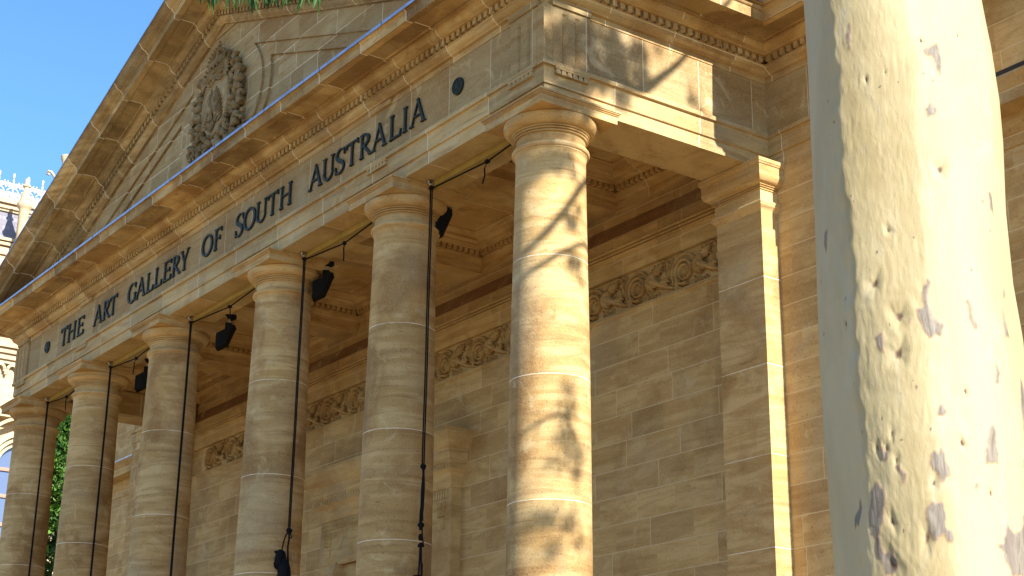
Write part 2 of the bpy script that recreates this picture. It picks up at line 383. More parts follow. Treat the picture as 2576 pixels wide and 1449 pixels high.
def regula(mb, c, wall, axis, sgn, hw=.27):
    def bx(u0, u1, o0, o1, za, zb):
        if axis == 'x': mb.box(c+u0, c+u1, min(wall+sgn*o0, wall+sgn*o1), max(wall+sgn*o0, wall+sgn*o1), za, zb)
        else: mb.box(min(wall+sgn*o0, wall+sgn*o1), max(wall+sgn*o0, wall+sgn*o1), c+u0, c+u1, za, zb)
    bx(-hw, hw, .0, .066, Z(9.176), Z(9.204))
    for i in range(6):
        u = -hw+.045+i*(2*hw-.09)/5
        def P(du, o, z): return (c+u+du, wall+sgn*o, z) if axis == 'x' else (wall+sgn*o, c+u+du, z)
        mb.rings([[P(-.043, .0, Z(9.105)), P(.043, .0, Z(9.105)), P(.043, .07, Z(9.105)), P(-.043, .07, Z(9.105))],
                  [P(-.026, .0, Z(9.178)), P(.026, .0, Z(9.178)), P(.026, .058, Z(9.178)), P(-.026, .058, Z(9.178))]])
for c_ in (-.02, -3.61, X[5]+3.61, X[5]+.02):
    mb = MB(); regula(mb, c_, -a, 'x', -1); mb.build('regula', M_ARC, B, 0)
for w_, sg in ((a, 1), (XL, -1)):
    mb = MB(); regula(mb, -.02, w_, 'y', sg); mb.build('regula', M_ARC, B, 0)
for c_ in (-3.61, X[5]+3.61):
    mb = MB(); mb.box(c_-.31, c_+.31, -a-.045, -a+.02, Z(10.079), Z(10.158)); mb.build('frieze_block', M_BED, B, 0)
# bronze roundels
for xr in (-1.54, -17.33):
    mb = MB()
    for i, (r, y0_) in enumerate([(.128, .045), (.10, .052), (.085, .046)]): pass
    rs = []
    for r, o in [(.128, .0), (.128, .03), (.118, .042), (.104, .042), (.098, .030), (.05, .030), (.04, .045), (.0005, .048)]:
        rs.append([(xr+r*cos(2*pi*j/40), -a-o, Z(9.665)+r*sin(2*pi*j/40)) for j in range(40)])
    mb.rings(rs)
    for j in range(8):
        t = j*pi/4; cx_, cz_ = xr+.074*cos(t), Z(9.665)+.074*sin(t)
        mb.blob((cx_, -a-.032, cz_), .021, (1, .5, 1), j, 0, 1)
    mb.build('roundel', M_LET, B, 30)

# --- the inscription
def arcstroke(cx, cz, rx, rz, t0, t1, wf, n=28):
    """band of varying width along an ellipse; wf(angle) is the width"""
    out = []
    for i in range(n+1):
        t = t0+(t1-t0)*i/n; c_, s_ = cos(t), sin(t); w_ = wf(t)
        L = math.hypot(c_/rx, s_/rz); nx, nz = c_/rx/L, s_/rz/L
        x_, z_ = cx+rx*c_, cz+rz*s_
        out.append(((x_, z_), (x_-nx*w_, z_-nz*w_)))
    return out
TH, TN = .118, .055                                             # thick and thin strokes, in cap heights
def stem(x, z0=0, z1=1, w=TH, s0=True, s1=True):
    q = []
    n = 8
    L = []; R = []
    for i in range(n+1):
        t = i/n; f = .5-.5*cos(2*pi*t); ww = w*(.5+.09*(1-f)**3)
        L.append((x-ww, z0+(z1-z0)*t)); R.append((x+ww, z0+(z1-z0)*t))
    q.append(('strip', list(zip(L, R))))
    for f_, zz, sg in ((s0, z0, 1), (s1, z1, -1)):
        if f_: q.append(('poly', [(x-w*1.15, zz), (x+w*1.15, zz), (x+w*1.1, zz+sg*.035), (x+w*.5, zz+sg*.10), (x-w*.5, zz+sg*.10), (x-w*1.1, zz+sg*.035)]))
    return q
def bar(x0, z0, x1, z1, w0, w1=None):
    w1 = w0 if w1 is None else w1
    dx, dz = x1-x0, z1-z0; L = math.hypot(dx, dz); nx, nz = -dz/L, dx/L
    return [('poly', [(x0-nx*w0/2, z0-nz*w0/2), (x1-nx*w1/2, z1-nz*w1/2), (x1+nx*w1/2, z1+nz*w1/2), (x0+nx*w0/2, z0+nz*w0/2)])]
def foot(x, z, w, up_=True):
    sg = 1 if up_ else -1
    return [('poly', [(x-w, z), (x+w, z), (x+w*.95, z+sg*.03), (x+w*.4, z+sg*.085), (x-w*.4, z+sg*.085), (x-w*.95, z+sg*.03)])]
def tick(x, z0, z1, w0=.03, w1=.055): return bar(x, z0, x, z1, w0, w1)
def glyph(ch, W):
    q = []
    if ch == 'I': q += stem(W/2)
    elif ch == 'T': q += stem(W/2, 0, .97, s1=False)+bar(.0, .955, W, .955, .085)+bar(.02, .99, .0, .79, .09, .03)+bar(W-.02, 1.02, W+.02, .80, .09, .03)
    elif ch == 'H': q += stem(.17)+stem(W-.17)+bar(.17, .53, W-.17, .53, TN)
    elif ch == 'E': q += stem(.17)+bar(.17, .965, W-.05, .965, .07)+bar(.17, .53, W-.17, .53, TN)+bar(.17, .035, W-.03, .035, .07)+bar(W-.05, 1.0, W-.04, .79, .08, .03)+bar(W-.17, .64, W-.17, .42, .035, .035)+bar(W-.04, .0, W+.01, .25, .09, .03)
    elif ch == 'F': q += stem(.17)+bar(.17, .965, W-.05, .965, .07)+bar(.17, .53, W-.13, .53, TN)+bar(W-.04, 1.0, W, .79, .08, .03)+bar(W-.13, .64, W-.13, .42, .035, .035)
    elif ch == 'L': q += stem(.17)+bar(.17, .04, W-.03, .04, .08)+bar(W-.05, .0, W+.01, .27, .10, .03)
    elif ch == 'A': q += bar(.13, .04, W*.50, .99, TN)+bar(W*.46, 1.03, W-.14, .04, TH*1.05, TH)+bar(.24, .36, W-.27, .36, .06)+foot(.12, 0, .13)+foot(W-.15, 0, .16)
    elif ch == 'Y': q += stem(W/2, 0, .48, s1=False)+bar(W/2-.02, .42, .12, .97, TH*.9, TH)+bar(W/2+.02, .42, W-.12, .97, TN)+foot(.12, 1, .13, False)+foot(W-.12, 1, .12, False)
    elif ch == 'O': q += [('strip', arcstroke(W/2, .5, W/2, .52, 0, 2*pi, lambda t: .095+.06*abs(cos(t))**1.5, 48))]
    elif ch == 'U':
        q += stem(.17, .33, 1, s0=False)+stem(W-.15, .33, 1, w=TN, s0=False)+foot(W-.15, 1, .13, False)
        q += [('strip', arcstroke((W+.0)/2, .345, W/2-.09, .365, pi, 2*pi, lambda t: TH if t < 1.25*pi else (TH-(TH-TN)*min(1, (t-1.25*pi)/(.5*pi)))))]
    elif ch == 'R':
        q += stem(.17)+[('strip', arcstroke(.22, .735, W*.60, .285, pi/2, -pi/2, lambda t: .075+.09*max(0, cos(t))**1.3))]+bar(.17, .985, .23, .985, .07)+bar(.17, .485, .24, .485, .07)+bar(.36, .47, W-.06, .04, TH*.95, TH*.9)+foot(W-.02, 0, .12)
    elif ch == 'G':
        q += [('strip', arcstroke(W*.50, .5, W*.50, .52, .22*pi, 1.90*pi, lambda t: .08+.085*max(0, -cos(t))**1.2, 40))]+stem(W-.12, .05, .46, w=TH*.95, s0=False)+bar(W*.50+W*.50*cos(.22*pi)-.02, .98, W*.5+W*.5*cos(.22*pi)+.02, .70, .07, .03)
    elif ch == 'S':
        pts = []
        for i in range(41):
            t = i/40
            xx = W/2+(W/2-.08)*(.96*cos(.20*pi+t*0) if False else 1)*sin(2*pi*(t-.5)*.92)*-1*(.98)
            pts.append((t, xx))
        st = []
        P_ = [(.93, .84), (.80, .95), (.58, 1.0), (.34, .97), (.16, .86), (.12, .72), (.26, .60), (.50, .51), (.74, .41), (.90, .27), (.84, .12), (.66, .02), (.42, -.01), (.20, .05), (.06, .17)]
        P_ = [(x_*W, z_) for x_, z_ in P_]
        Wd = [.05, .06, .07, .08, .11, .14, .165, .18, .17, .14, .11, .085, .07, .06, .05]
        # smooth the centre line
        pt = []; wd = []
        for i in range(len(P_)-1):
            for j in range(3):
                t = j/3; pm = P_[max(i-1, 0)]; p0_ = P_[i]; p1_ = P_[i+1]; p2_ = P_[min(i+2, len(P_)-1)]
                def cr(a_, b_, c_, d_): return .5*((2*b_)+(-a_+c_)*t+(2*a_-5*b_+4*c_-d_)*t*t+(-a_+3*b_-3*c_+d_)*t**3)
                pt.append((cr(pm[0], p0_[0], p1_[0], p2_[0]), cr(pm[1], p0_[1], p1_[1], p2_[1]))); wd.append(Wd[i]+(Wd[i+1]-Wd[i])*t)
        pt.append(P_[-1]); wd.append(Wd[-1])
        for i, (x_, z_) in enumerate(pt):
            x1_, z1_ = pt[min(i+1, len(pt)-1)]; x0_, z0_ = pt[max(i-1, 0)]
            dx, dz = x1_-x0_, z1_-z0_; L = math.hypot(dx, dz); nx, nz = -dz/L*wd[i]/2, dx/L*wd[i]/2
            st.append(((x_+nx, z_+nz), (x_-nx, z_-nz)))
        q.append(('strip', st)); q += bar(.91*W, 1.0, .95*W, .72, .05, .06)+bar(.04*W, .32, .08*W, .0, .06, .05)
    return q
def letter(ch, x, W):
    H = .395; mb = MB(); W = W/H
    for i, (k, d) in enumerate(glyph(ch, W)):
        y0 = -a-.034-.0006*i; y1 = -a-.004
        if k == 'poly': mb.prism_y([(x+u*H, Z(9.465)+v*H) for u, v in d], y0, y1)
        else:
            rs = []
            for (p, q) in d:
                P = (x+p[0]*H, Z(9.465)+p[1]*H); Q = (x+q[0]*H, Z(9.465)+q[1]*H)
                rs.append([(P[0], y0, P[1]), (Q[0], y0, Q[1]), (Q[0], y1, Q[1]), (P[0], y1, P[1])])
            mb.rings(rs)
    o = mb.build('letter', M_LET, B, 25); o['label'] = 'bronze letter ' + ch
for ch, x, W in [('T', -16.52, .34), ('H', -16.13, .44), ('E', -15.6, .35), ('A', -14.70, .44), ('R', -14.22, .34), ('T', -13.88, .34),
                 ('G', -12.98, .40), ('A', -12.57, .44), ('L', -12.09, .32), ('L', -11.71, .32), ('E', -11.32, .34), ('R', -10.93, .34), ('Y', -10.58, .36),
                 ('O', -9.67, .43), ('F', -9.18, .28), ('S', -8.34, .28), ('O', -8.04, .44), ('U', -7.59, .39), ('T', -7.16, .34), ('H', -6.75, .42),
                 ('A', -5.76, .43), ('U', -5.33, .37), ('S', -4.92, .28), ('T', -4.59, .34), ('R', -4.19, .33), ('A', -3.83, .42), ('L', -3.34, .32), ('I', -2.98, .15), ('A', -2.77, .42)]:
    letter(ch, x, W)

# --- the pediment
SL = .363; ZA = Z(14.0)
def zl(x): return ZA-SL*abs(x-XC)
ES = 1.0
def rake(mb, prof, x0=None, x1=None, top=True):
    """profile (out from the wall, vertical height over the raking line)"""
    for sx in (-1, 1):
        rs = []
        for u in (0.0, 1.0):
            ring = []
            for o, v in prof:
                ex = abs(XL-XC)+max(o, 0)
                xx = XC+sx*ex*u
                ring.append((xx, -a-o, zl(xx)+v))
            rs.append(ring)
        mb.rings(rs, True, True)
q = 1.064
mb = MB(); rake(mb, [(-.4, 0), (.060, 0), (.066, .017*q), (.085, .03*q), (.112, .046*q), (.130, .067*q), (.140, .094*q), (.150, .098*q), (.150, .124*q), (.010, .126*q), (.010, .21*q), (.232, .214*q), (.240, .224*q), (.268, .234*q), (.296, .254*q), (.316, .282*q), (.324, .31*q), (.338, .314*q), (.338, .35*q), (-.4, .35*q)])
mb.build('raking_bed_moulding', M_RAK, B, 32)
mb = MB()
for sx in (-1, 1):
    L = abs(XL-XC)+.15; n = int(L/.1306)
    for i in range(n+1):
        u0 = XC+sx*(i*.1306+.029); u1 = XC+sx*(i*.1306+.1016)
        mb.rings([[(u_, -a-.005, zl(u_)+.126*q+.002), (u_, -a-.198, zl(u_)+.126*q+.002), (u_, -a-.198, zl(u_)+.213*q), (u_, -a-.005, zl(u_)+.213*q)] for u_ in (u0, u1)])
mb.build('raking_dentil_course', M_RAK, B, 0)
mb = MB(); rake(mb, [(-.4, .358), (.386, .358), (.392, .385), (.655, .385), (.667, .358), (.78, .358), (.79, .470), (-.4, .475)])
mb.build('raking_cornice', M_RAK, B, 20)
mb = MB(); rake(mb, [(-.4, .477), (.796, .477), (.805, .490), (.835, .502), (.842, .522), (.860, .530), (.895, .545), (.925, .565), (.942, .592), (.958, .622), (.982, .640), (.992, .645), (.992, .685), (-.4, .70)])
mb.build('raking_gutter', M_RAK, B, 28)
mb = MB(); rake(mb, [(-.4, .703), (.985, .690), (1.004, .688), (1.004, .655), (1.0, .655), (.995, .684), (-.4, .70)])
mb.build('raking_flashing', M_LEAD, B, 0)
# flat stone under the apex
mb = MB(); hw = .47
mb.add([(XC-hw, -a-.02, Z(13.84)), (XC+hw, -a-.02, Z(13.84)), (XC, -a-.02, ZA+.02), (XC-hw, -a+.1, Z(13.84)), (XC+hw, -a+.1, Z(13.84)), (XC, -a+.1, ZA+.02)], [(0,1,2), (5,4,3), (0,3,4,1), (1,4,5,2), (2,5,3,0)])
mb.build('apex_stone', M_RAK, B, 0)
# tympanum: a triangular wall with two stepped panels either side of the arms
def curve_plate(name, outer, holes, y0, y1, mat):
    cu = bpy.data.curves.new(name, 'CURVE'); cu.dimensions = '2D'; cu.fill_mode = 'BOTH'; cu.extrude = (y1-y0)/2
    for poly in [outer]+holes:
        sp = cu.splines.new('POLY'); sp.points.add(len(poly)-1); sp.use_cyclic_u = True
        for p_, (x_, z_) in zip(sp.points, poly): p_.co = (x_, z_, 0, 1)
    ob = bpy.data.objects.new(name, cu); C.objects.link(ob)
    dg = bpy.context.evaluated_depsgraph_get(); me = bpy.data.meshes.new_from_object(ob.evaluated_get(dg)); bpy.data.objects.remove(ob)
    for v in me.vertices: v.co = (v.co.x, (y0+y1)/2+(-v.co.z), v.co.y)
    me.flip_normals() if False else None
    bm = bmesh.new(); bm.from_mesh(me); bmesh.ops.recalc_face_normals(bm, faces=bm.faces); bm.to_mesh(me); bm.free()
    me.materials.clear(); me.materials.append(mat); me.name = name
    o = bpy.data.objects.new(name, me); C.objects.link(o); o.parent = B; o.location = -Vector(B.location); return o
ZB = Z(10.60)
tri = [(XL+.3, ZB), (a-.3, ZB), (a-.3, zl(a-.3)+.02), (XC, ZA+.02), (XL+.3, zl(XL+.3)+.02)]
def panel(ins, rx):
    """right hand panel: straight sloping top, curved side near the arms"""
    pts = []
    for i in range(25):
        t = -1+2.0*i/24                         # curve round the arms
        zz = Z(12.30)+t*1.05
        pts.append((XC+rx*math.sqrt(max(.36, 1-((zz-Z(12.30))/(1.22 if rx < 1.7 else 1.30))**2)), zz))
    x_t = pts[-1][0]
    pts = [(x_, z_) for x_, z_ in pts if z_ < zl(x_)-ins-.02]
    xt = pts[-1][0]; pts.append((xt, zl(xt)-ins))
    zb = Z(10.78)+.0
    xr_ = XC+(ZA-ins-zb)/SL
    pts.append((xr_, zb)); pts[0] = (pts[0][0], zb); return pts
mirror = lambda P: [(2*XC-x_, z_) for x_, z_ in reversed(P)]
P1 = panel(.44, 1.62); P2 = panel(.68, 1.86)
curve_plate('tympanum', tri, [P1, mirror(P1)], -a+.004, -a+.05, M_TYM)
tp = curve_plate('tympanum_panel', tri, [P2, mirror(P2)], -a+.05, -a+.10, M_TYM)
mb = MB(); mb.prism_y(tri, -a+.10, -a+.3); mb.build('tympanum_wall', M_TYM, B, 0)

# --- coat of arms
AX = -9.35; YA = -a+.0
BL = [(0.58,14.55,0.1),(0.7,14.54,0.07),(0.89,14.31,0.09),(0.69,14.35,0.08),(0.58,14.32,0.07),(0.92,14.1,0.09),(0.66,14.16,0.08),(0.57,14.08,0.07),(0.87,13.97,0.08),(0.76,13.91,0.1),(0.97,13.81,0.08),(0.66,13.8,0.08),(0.91,13.68,0.09),(0.63,13.73,0.07),(0.84,13.59,0.07),(0.51,13.7,0.05),(0.65,13.57,0.07),(0.91,13.41,0.07),(0.49,13.57,0.05),(0.85,13.3,0.07),(0.43,13.45,0.08),(0.65,13.3,0.07),(1.04,13.31,0.05),(1.14,13.4,0.05),(1.22,13.15,0.05),(0.54,13.28,0.06),(0.3,13.29,0.09),(0.48,13.15,0.09),(0.19,13.22,0.08),(0.08,13.16,0.06),(-0.62,14.61,0.08),(-0.74,14.58,0.07),(-0.51,14.45,0.07),(-0.67,14.43,0.07),(-0.79,14.37,0.07),(-0.64,14.26,0.06),(-0.86,14.28,0.06),(-0.95,14.19,0.07),(-0.7,14.1,0.08),(-0.96,14.11,0.06),(-0.85,13.97,0.1),(-0.66,13.86,0.09),(-1.0,13.84,0.07),(-0.68,13.71,0.09),(-0.93,13.72,0.07),(-0.65,13.58,0.05),(-0.78,13.59,0.07),(-0.88,13.54,0.06),(-0.59,13.47,0.06),(-0.41,13.37,0.06),(-0.73,13.41,0.07),(-0.46,13.2,0.07),(-0.67,13.21,0.05),(-0.82,13.32,0.06),(-0.95,13.45,0.05),(-0.22,13.25,0.08),(-0.3,13.19,0.07),(-0.94,13.26,0.06),(-0.79,13.13,0.06),(-0.96,13.15,0.05),(-0.49,13.11,0.05),(-0.12,13.34,0.07),(-0.95,13.35,0.06),
      (-.3,13.0,.08),(.0,13.02,.08),(.3,13.05,.08),(-.6,12.98,.07),(.6,13.05,.08),(.8,13.12,.07),(-.15,12.88,.07),(.15,12.9,.07),(-.85,12.98,.07),(1.0,13.12,.06)]
def leafrel(mb, x, z, ang, L, Wd, y, lift=.05, lobes=3):
    """a carved leaf lying on a wall"""
    n = 8; rs = []
    ca, sa = cos(ang), sin(ang)
    for i in range(n+1):
        t = i/n; ww = Wd*(sin(pi*min(1, t*1.05+.03))**.7)*(1+.22*cos(2*pi*lobes*t)); u = L*t; yy = y-lift*(sin(pi*t)*.8+.2+.35*t)
        row = []
        for k, (w_, h_) in enumerate([(-1, 0), (-.5, .7), (0, .35), (.5, .7), (1, 0)]):
            row.append((x+u*ca-w_*ww*sa, yy-h_*lift*.5, z+u*sa+w_*ww*ca))
        row.append((x+u*ca, y+.01, z+u*sa)); rs.append(row)
    mb.rings(rs)
mb = MB()
for i, (dx, z_, r) in enumerate(BL):
    mb.blob((AX+dx, YA-.05-.06*((i*7)%3)/2, z_), r*1.02, (1, 1.15, 1), i, .16, 2)
    if i % 2 == 0: leafrel(mb, AX+dx, z_, (math.atan2(z_-13.9, dx)+random.uniform(-.6, .6)) if i % 4 == 0 else i*2.399, r*random.uniform(2.2, 3.2), r*.75, YA-.07, .07)
    if i % 5 == 1:                                    # fruit with an open calyx
        rs = [[(AX+dx+rr*cos(2*pi*j/10), YA-.12-o, z_-.02+rr*sin(2*pi*j/10)) for j in range(10)] for rr, o in ((r*.5, .02), (r*.55, .06), (r*.35, .07), (r*.25, .03))]
        mb.rings(rs)
for sg in (-1, 1):                                    # ribbons and drapery
    for k in range(4):
        pts = [(AX+sg*(.62+.05*k+.05*sin(i*.9+k)), 14.5-i*.12-.02*k) for i in range(11)]
        mb.ytube(pts, lambda t: .03+.012*sin(9*t), .8, 7, YA-.04-.01*k)
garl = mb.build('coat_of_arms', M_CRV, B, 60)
M_SHI = stone('shield_sandstone', vary=.2, stain=.3, grime=.4, base=(.28, .20, .10), light=(.34, .26, .145))
def sub(mb, name, smooth=40):
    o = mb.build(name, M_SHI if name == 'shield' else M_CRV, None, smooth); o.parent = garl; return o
mb = MB()
shp = [(-.40,14.38),(-.2,14.30),(0,14.36),(.2,14.30),(.42,14.36),(.48,14.1),(.48,13.8),(.38,13.58),(.18,13.42),(0,13.34),(-.18,13.42),(-.38,13.58),(-.49,13.8),(-.49,14.1)]
mb.prism_y([(AX+x_, z_) for x_, z_ in shp], YA-.13, YA+.01)
mb.prism_y([(AX+x_*1.12, 13.88+(z_-13.88)*1.10) for x_, z_ in shp], YA-.07, YA+.012)
rim = [(AX+x_*1.04, 13.88+(z_-13.88)*1.04) for x_, z_ in shp]; rim.append(rim[0]); mb.ytube(rim, .028, .9, 7, YA-.10)
sub(mb, 'shield', 30)
mb = MB()
bx, bz = AX-.06, 13.84
for sg in (-1, 1):
    for row in range(3):
        for k in range(9-row):
            t = k/8; ang = (.5*pi-sg*(.12+1.25*t)) if True else 0
            L = (.42-.09*row)*(1-.45*t); 
            leafrel(mb, bx+sg*(.05+.02*k), bz-.04*k+.02, ang, L, .030, YA-.14-.018*row, .022, 0)
for k in range(7):
    ang = -.5*pi+(k-3)*.16; leafrel(mb, bx, bz-.12, ang, .34-.02*abs(k-3), .032, YA-.14, .022, 0)
    leafrel(mb, bx, bz-.05, ang, .22, .028, YA-.165, .022, 0)
for sg in (-1, 1):
    for k in range(6): leafrel(mb, bx+sg*.08, bz-.08-.02*k, -.5*pi+sg*(.35+.16*k), .26-.02*k, .026, YA-.14, .02, 0)
mb.blob((bx, YA-.17, bz-.02), .085, (1, .8, 1.5), 3, .1); mb.blob((bx-.03, YA-.19, bz+.14), .05, (1, .9, 1.1), 4, .05)
mb.rings([[(bx-.03+r_*cos(j*pi/3), YA-.2, bz+.14+r_*sin(j*pi/3)) for j in range(6)] if False else [(bx-.06-l_, YA-.19+r_*cos(j*pi/3), bz+.14+r_*sin(j*pi/3)) for j in range(6)] for r_, l_ in ((.02, 0), (.012, .04), (.002, .08))])
sub(mb, 'carved_bird', 50)
mb = MB()                                             # crown, wreath and scrolls
def ell(cx, cz, rx, rz, t0, t1, n=20): return [(cx+rx*cos(t0+(t1-t0)*i/n), cz+rz*sin(t0+(t1-t0)*i/n)) for i in range(n+1)]
cx = AX-.02
for rx_, zc, r_ in ((.36, 14.68, .04), (.34, 14.76, .022), (.31, 14.60, .032)):
    mb.ytube(ell(cx, zc+.0, rx_, .07, pi, 2*pi), r_, 1.1, 8, YA-.10)
for k in range(9): 
    t = pi+pi*(k+.5)/9; mb.blob((cx+.35*cos(t), YA-.19, 14.70+.07*sin(t)), .024, (1, 1, 1), k, 0, 1)
for k in range(5):
    dx = (-.28, -.14, 0, .14, .28)[k]
    for j in (-.5, 0, .5): leafrel(mb, cx+dx, 14.72, pi/2+j, .17, .035, YA-.12, .04, 0)
mb.ytube(ell(cx, 14.76, .31, .27, .02*pi, .98*pi), .034, 1.2, 8, YA-.10)
mb.ytube(ell(cx, 14.76, .21, .25, .02*pi, .98*pi), .022, 1.0, 8, YA-.08)
mb.ytube([(cx, 14.76), (cx, 15.02)], .03, 1.2, 8, YA-.10)
for k in range(11):
    t = .04*pi+.92*pi*k/10; mb.blob((cx+.31*cos(t), YA-.19, 14.76+.27*sin(t)), .02, (1, 1, 1), k, 0, 1)
mb.blob((cx, YA-.12, 15.06), .055, (1.2, 1, .8), 2, .05); mb.ytube([(cx-.05, 15.13), (cx+.05, 15.13)], .022, 1, 6, YA-.1); mb.ytube([(cx, 15.07), (cx, 15.21)], .02, 1, 6, YA-.1)
mb.blob((cx-.30, YA-.06, 14.80), .10, (.7, .7, 1.3), 9, .2); mb.blob((cx+.30, YA-.06, 14.80), .10, (.7, .7, 1.3), 8, .2)
mb.blob((cx, YA-.03, 14.86), .22, (1.1, .35, .8), 8, .1)
for sg in (-1, 1):
    sp_ = [(cx+sg*(.26-.15*t)*cos(3.6*pi*t)*.8+sg*.22, 14.47+(.13-.11*t)*sin(3.6*pi*t)) for t in [i/30 for i in range(31)]]
    mb.ytube(sp_, lambda t: .035*(1-.5*t), 1.0, 7, YA-.12)
    for k in range(6): leafrel(mb, cx+sg*.38, 14.50, (pi/2 if sg > 0 else pi/2)+sg*(-2.6+.42*k), .22, .05, YA-.12, .05, 1)
sub(mb, 'carved_crown', 50)

# --- pilasters (antae) of the portico
def anta(x0, x1):
    mb = MB(); mb.box(x0, x1, 3.19, D+.05, BASEZ+EYE, Z(8.10)); o = mb.build('pilaster', M_ANT, B, 0)
    mb = MB()
    mb.sweep([(-.1, Z(8.06)), (.0, Z(8.06)), (.012, Z(8.085)), (.030, Z(8.105)), (.050, Z(8.12)), (.056, Z(8.128)), (.050, Z(8.14)), (.060, Z(8.15)), (.066, Z(8.165)), (.060, Z(8.185)), (.045, Z(8.195)), (.012, Z(8.20)), (.010, Z(8.36)), (.028, Z(8.362)), (.028, Z(8.376)), (.014, Z(8.380)), (.014, Z(8.386)), (.044, Z(8.390)), (.044, Z(8.402)), (.030, Z(8.405)), (.030, Z(8.411)), (.062, Z(8.414)), (.062, Z(8.426)), (.085, Z(8.435)), (.115, Z(8.46)), (.138, Z(8.495)), (.148, Z(8.53)), (.148, Z(8.560)), (.142, Z(8.565)), (.145, Z(8.665)), (.160, Z(8.675)), (.168, Z(8.695)), (.176, Z(8.70)), (.178, Z(8.752)), (-.1, Z(8.755))],
             [(x0, D+.05), (x0, 3.19), (x1, 3.19), (x1, D+.05)])
    c = mb.build('pilaster_capital', M_CAP, None, 30); c.parent = o
anta(-.34, .545); anta(X[5]-.545, X[5]+.34)

# --- back wall of the portico with its mouldings and sunk frieze
WP = [(-.6, 0), (0, 0), (0, Z(7.44)), (.006, Z(7.446)), (.022, Z(7.455)), (.030, Z(7.475)), (.022, Z(7.497)), (.006, Z(7.505)), (0, Z(7.51)), (0, Z(7.53)), (-.075, Z(7.535)), (-.075, Z(8.115)), (0, Z(8.12)), (0, Z(8.20)), (.012, Z(8.206)), (.012, Z(8.225)), (0, Z(8.23)), (0, Z(8.43)),
      (.034, Z(8.437)), (.038, Z(8.456)), (.006, Z(8.462)), (.006, Z(8.474)), (.052, Z(8.478)), (.056, Z(8.500)), (.016, Z(8.506)), (.016, Z(8.518)), (.075, Z(8.522)), (.080, Z(8.546)), (.008, Z(8.560)), (.0, Z(8.565)), (.0, Z(8.72)), (.006, Z(8.722)), (.006, Z(8.76)), (-.10, Z(9.03)), (-.10, Z(9.19)), (-.115, Z(9.20)), (-.115, Z(9.215)), (-.13, Z(9.22)), (-.13, Z(9.31)), (-.6, Z(9.31))]
mb = MB(); mb.rings([[(xx, D-o, z_) for o, z_ in WP] for xx in (X[5]+.0, -.0)]); mb.build('portico_back_wall', M_WAL, B, 25)
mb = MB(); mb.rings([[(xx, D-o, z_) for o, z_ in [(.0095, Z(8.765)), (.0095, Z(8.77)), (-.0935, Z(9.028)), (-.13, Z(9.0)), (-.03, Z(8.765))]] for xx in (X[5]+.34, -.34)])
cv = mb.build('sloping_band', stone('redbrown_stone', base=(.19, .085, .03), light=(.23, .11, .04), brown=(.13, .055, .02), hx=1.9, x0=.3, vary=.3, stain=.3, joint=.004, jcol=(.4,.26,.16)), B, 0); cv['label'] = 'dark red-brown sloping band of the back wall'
for x0_, x1_, s0_, s1_ in ((.0, BX1, BX1-.4, BX1), (BX0, X[5], BX0, BX0+.4)):
    mb = MB(); mb.box(x0_, x1_, D, D+.6, 0, Z(8.759)); mb.box(s0_, s1_, D+.6, 14, 0, Z(8.76)); mb.build('outer_wall', M_WAL, B, 0)
mb = MB(); mb.box(BX0+.2, BX1-.2, D+.2, 14, Z(10.96), Z(11.3)); mb.box(BX0+1.2, BX1-1.2, D+1.2, 13, Z(11.3), Z(12.3)); mb.build('attic', M_WAL, B, 0)
mb = MB()
for sx in (-1, 1):
    e = XC+sx*(abs(XL-XC)+.9)
    mb.add([(XC, -a-.9, ZA+.69), (e, -a-.9, zl(e)+.69), (e, D+3, zl(e)+.69), (XC, D+3, ZA+.69), (XC, -a-.9, ZA+.62), (e, -a-.9, zl(e)+.62), (e, D+3, zl(e)+.62), (XC, D+3, ZA+.62)],
           [(0,1,2,3), (7,6,5,4), (0,4,5,1), (1,5,6,2), (2,6,7,3), (3,7,4,0)])
mb.build('portico_roof', M_LEAD, B, 0)

# --- ceiling: beams and stepped coffers
CZ = 9.28
COF = [(0, CZ), (0, CZ+.155), (.012, CZ+.165), (.03, CZ+.20), (.06, CZ+.235), (.085, CZ+.25), (.085, CZ+.27), (.050, CZ+.27), (.050, CZ+.35), (.15, CZ+.355), (.165, CZ+.375), (.195, CZ+.395), (.205, CZ+.405), (.285, CZ+.405), (.30, CZ+.42), (.325, CZ+.445), (.34, CZ+.455), (.41, CZ+.457), (.43, CZ+.48), (.47, CZ+.52), (.49, CZ+.525), (.49, CZ+.545), (.56, CZ+.55)]
Yb, Yf = D+.125, a
xs = [(-a, None)]
for k in range(5):
    mb = MB(); dm = MB()
    xr, xl = X[k]-a, X[k+1]+a
    rs = [[(xl+o, Yf+o, Z(z_)), (xr-o, Yf+o, Z(z_)), (xr-o, Yb-o, Z(z_)), (xl+o, Yb-o, Z(z_))] for o, z_ in COF]
    n0 = len(rs); mb.rings(rs, True, False); 
    mb.add(rs[-1], [(0,1,2,3)])
    for (p0_, p1_, ax) in (((xl, Yf), (xl, Yb), 'l'), ((xr, Yf), (xr, Yb), 'r'), ((xl, Yb), (xr, Yb), 'b'), ((xl, Yf), (xr, Yf), 'f')):
        L = (p1_[1]-p0_[1]) if ax in 'lr' else (p1_[0]-p0_[0]); L -= .3; n = int(L/.115); st = L/n
        for i in range(n):
            u = .15+i*st+.02; v = u+st-.038; z0, z1 = Z(CZ+.272), Z(CZ+.349)
            if ax == 'l': dm.box(xl+.04, xl+.152, Yf+u, Yf+v, z0, z1)
            elif ax == 'r': dm.box(xr-.152, xr-.04, Yf+u, Yf+v, z0, z1)
            elif ax == 'b': dm.box(xl+u, xl+v, Yb-.152, Yb-.04, z0, z1)
            else: dm.box(xl+u, xl+v, Yf+.04, Yf+.152, z0, z1)
    cf = mb.build('ceiling_coffer', M_CEI, B, 30); dm = dm.build('coffer_dentils', M_CEI, None, 0); dm.parent = cf
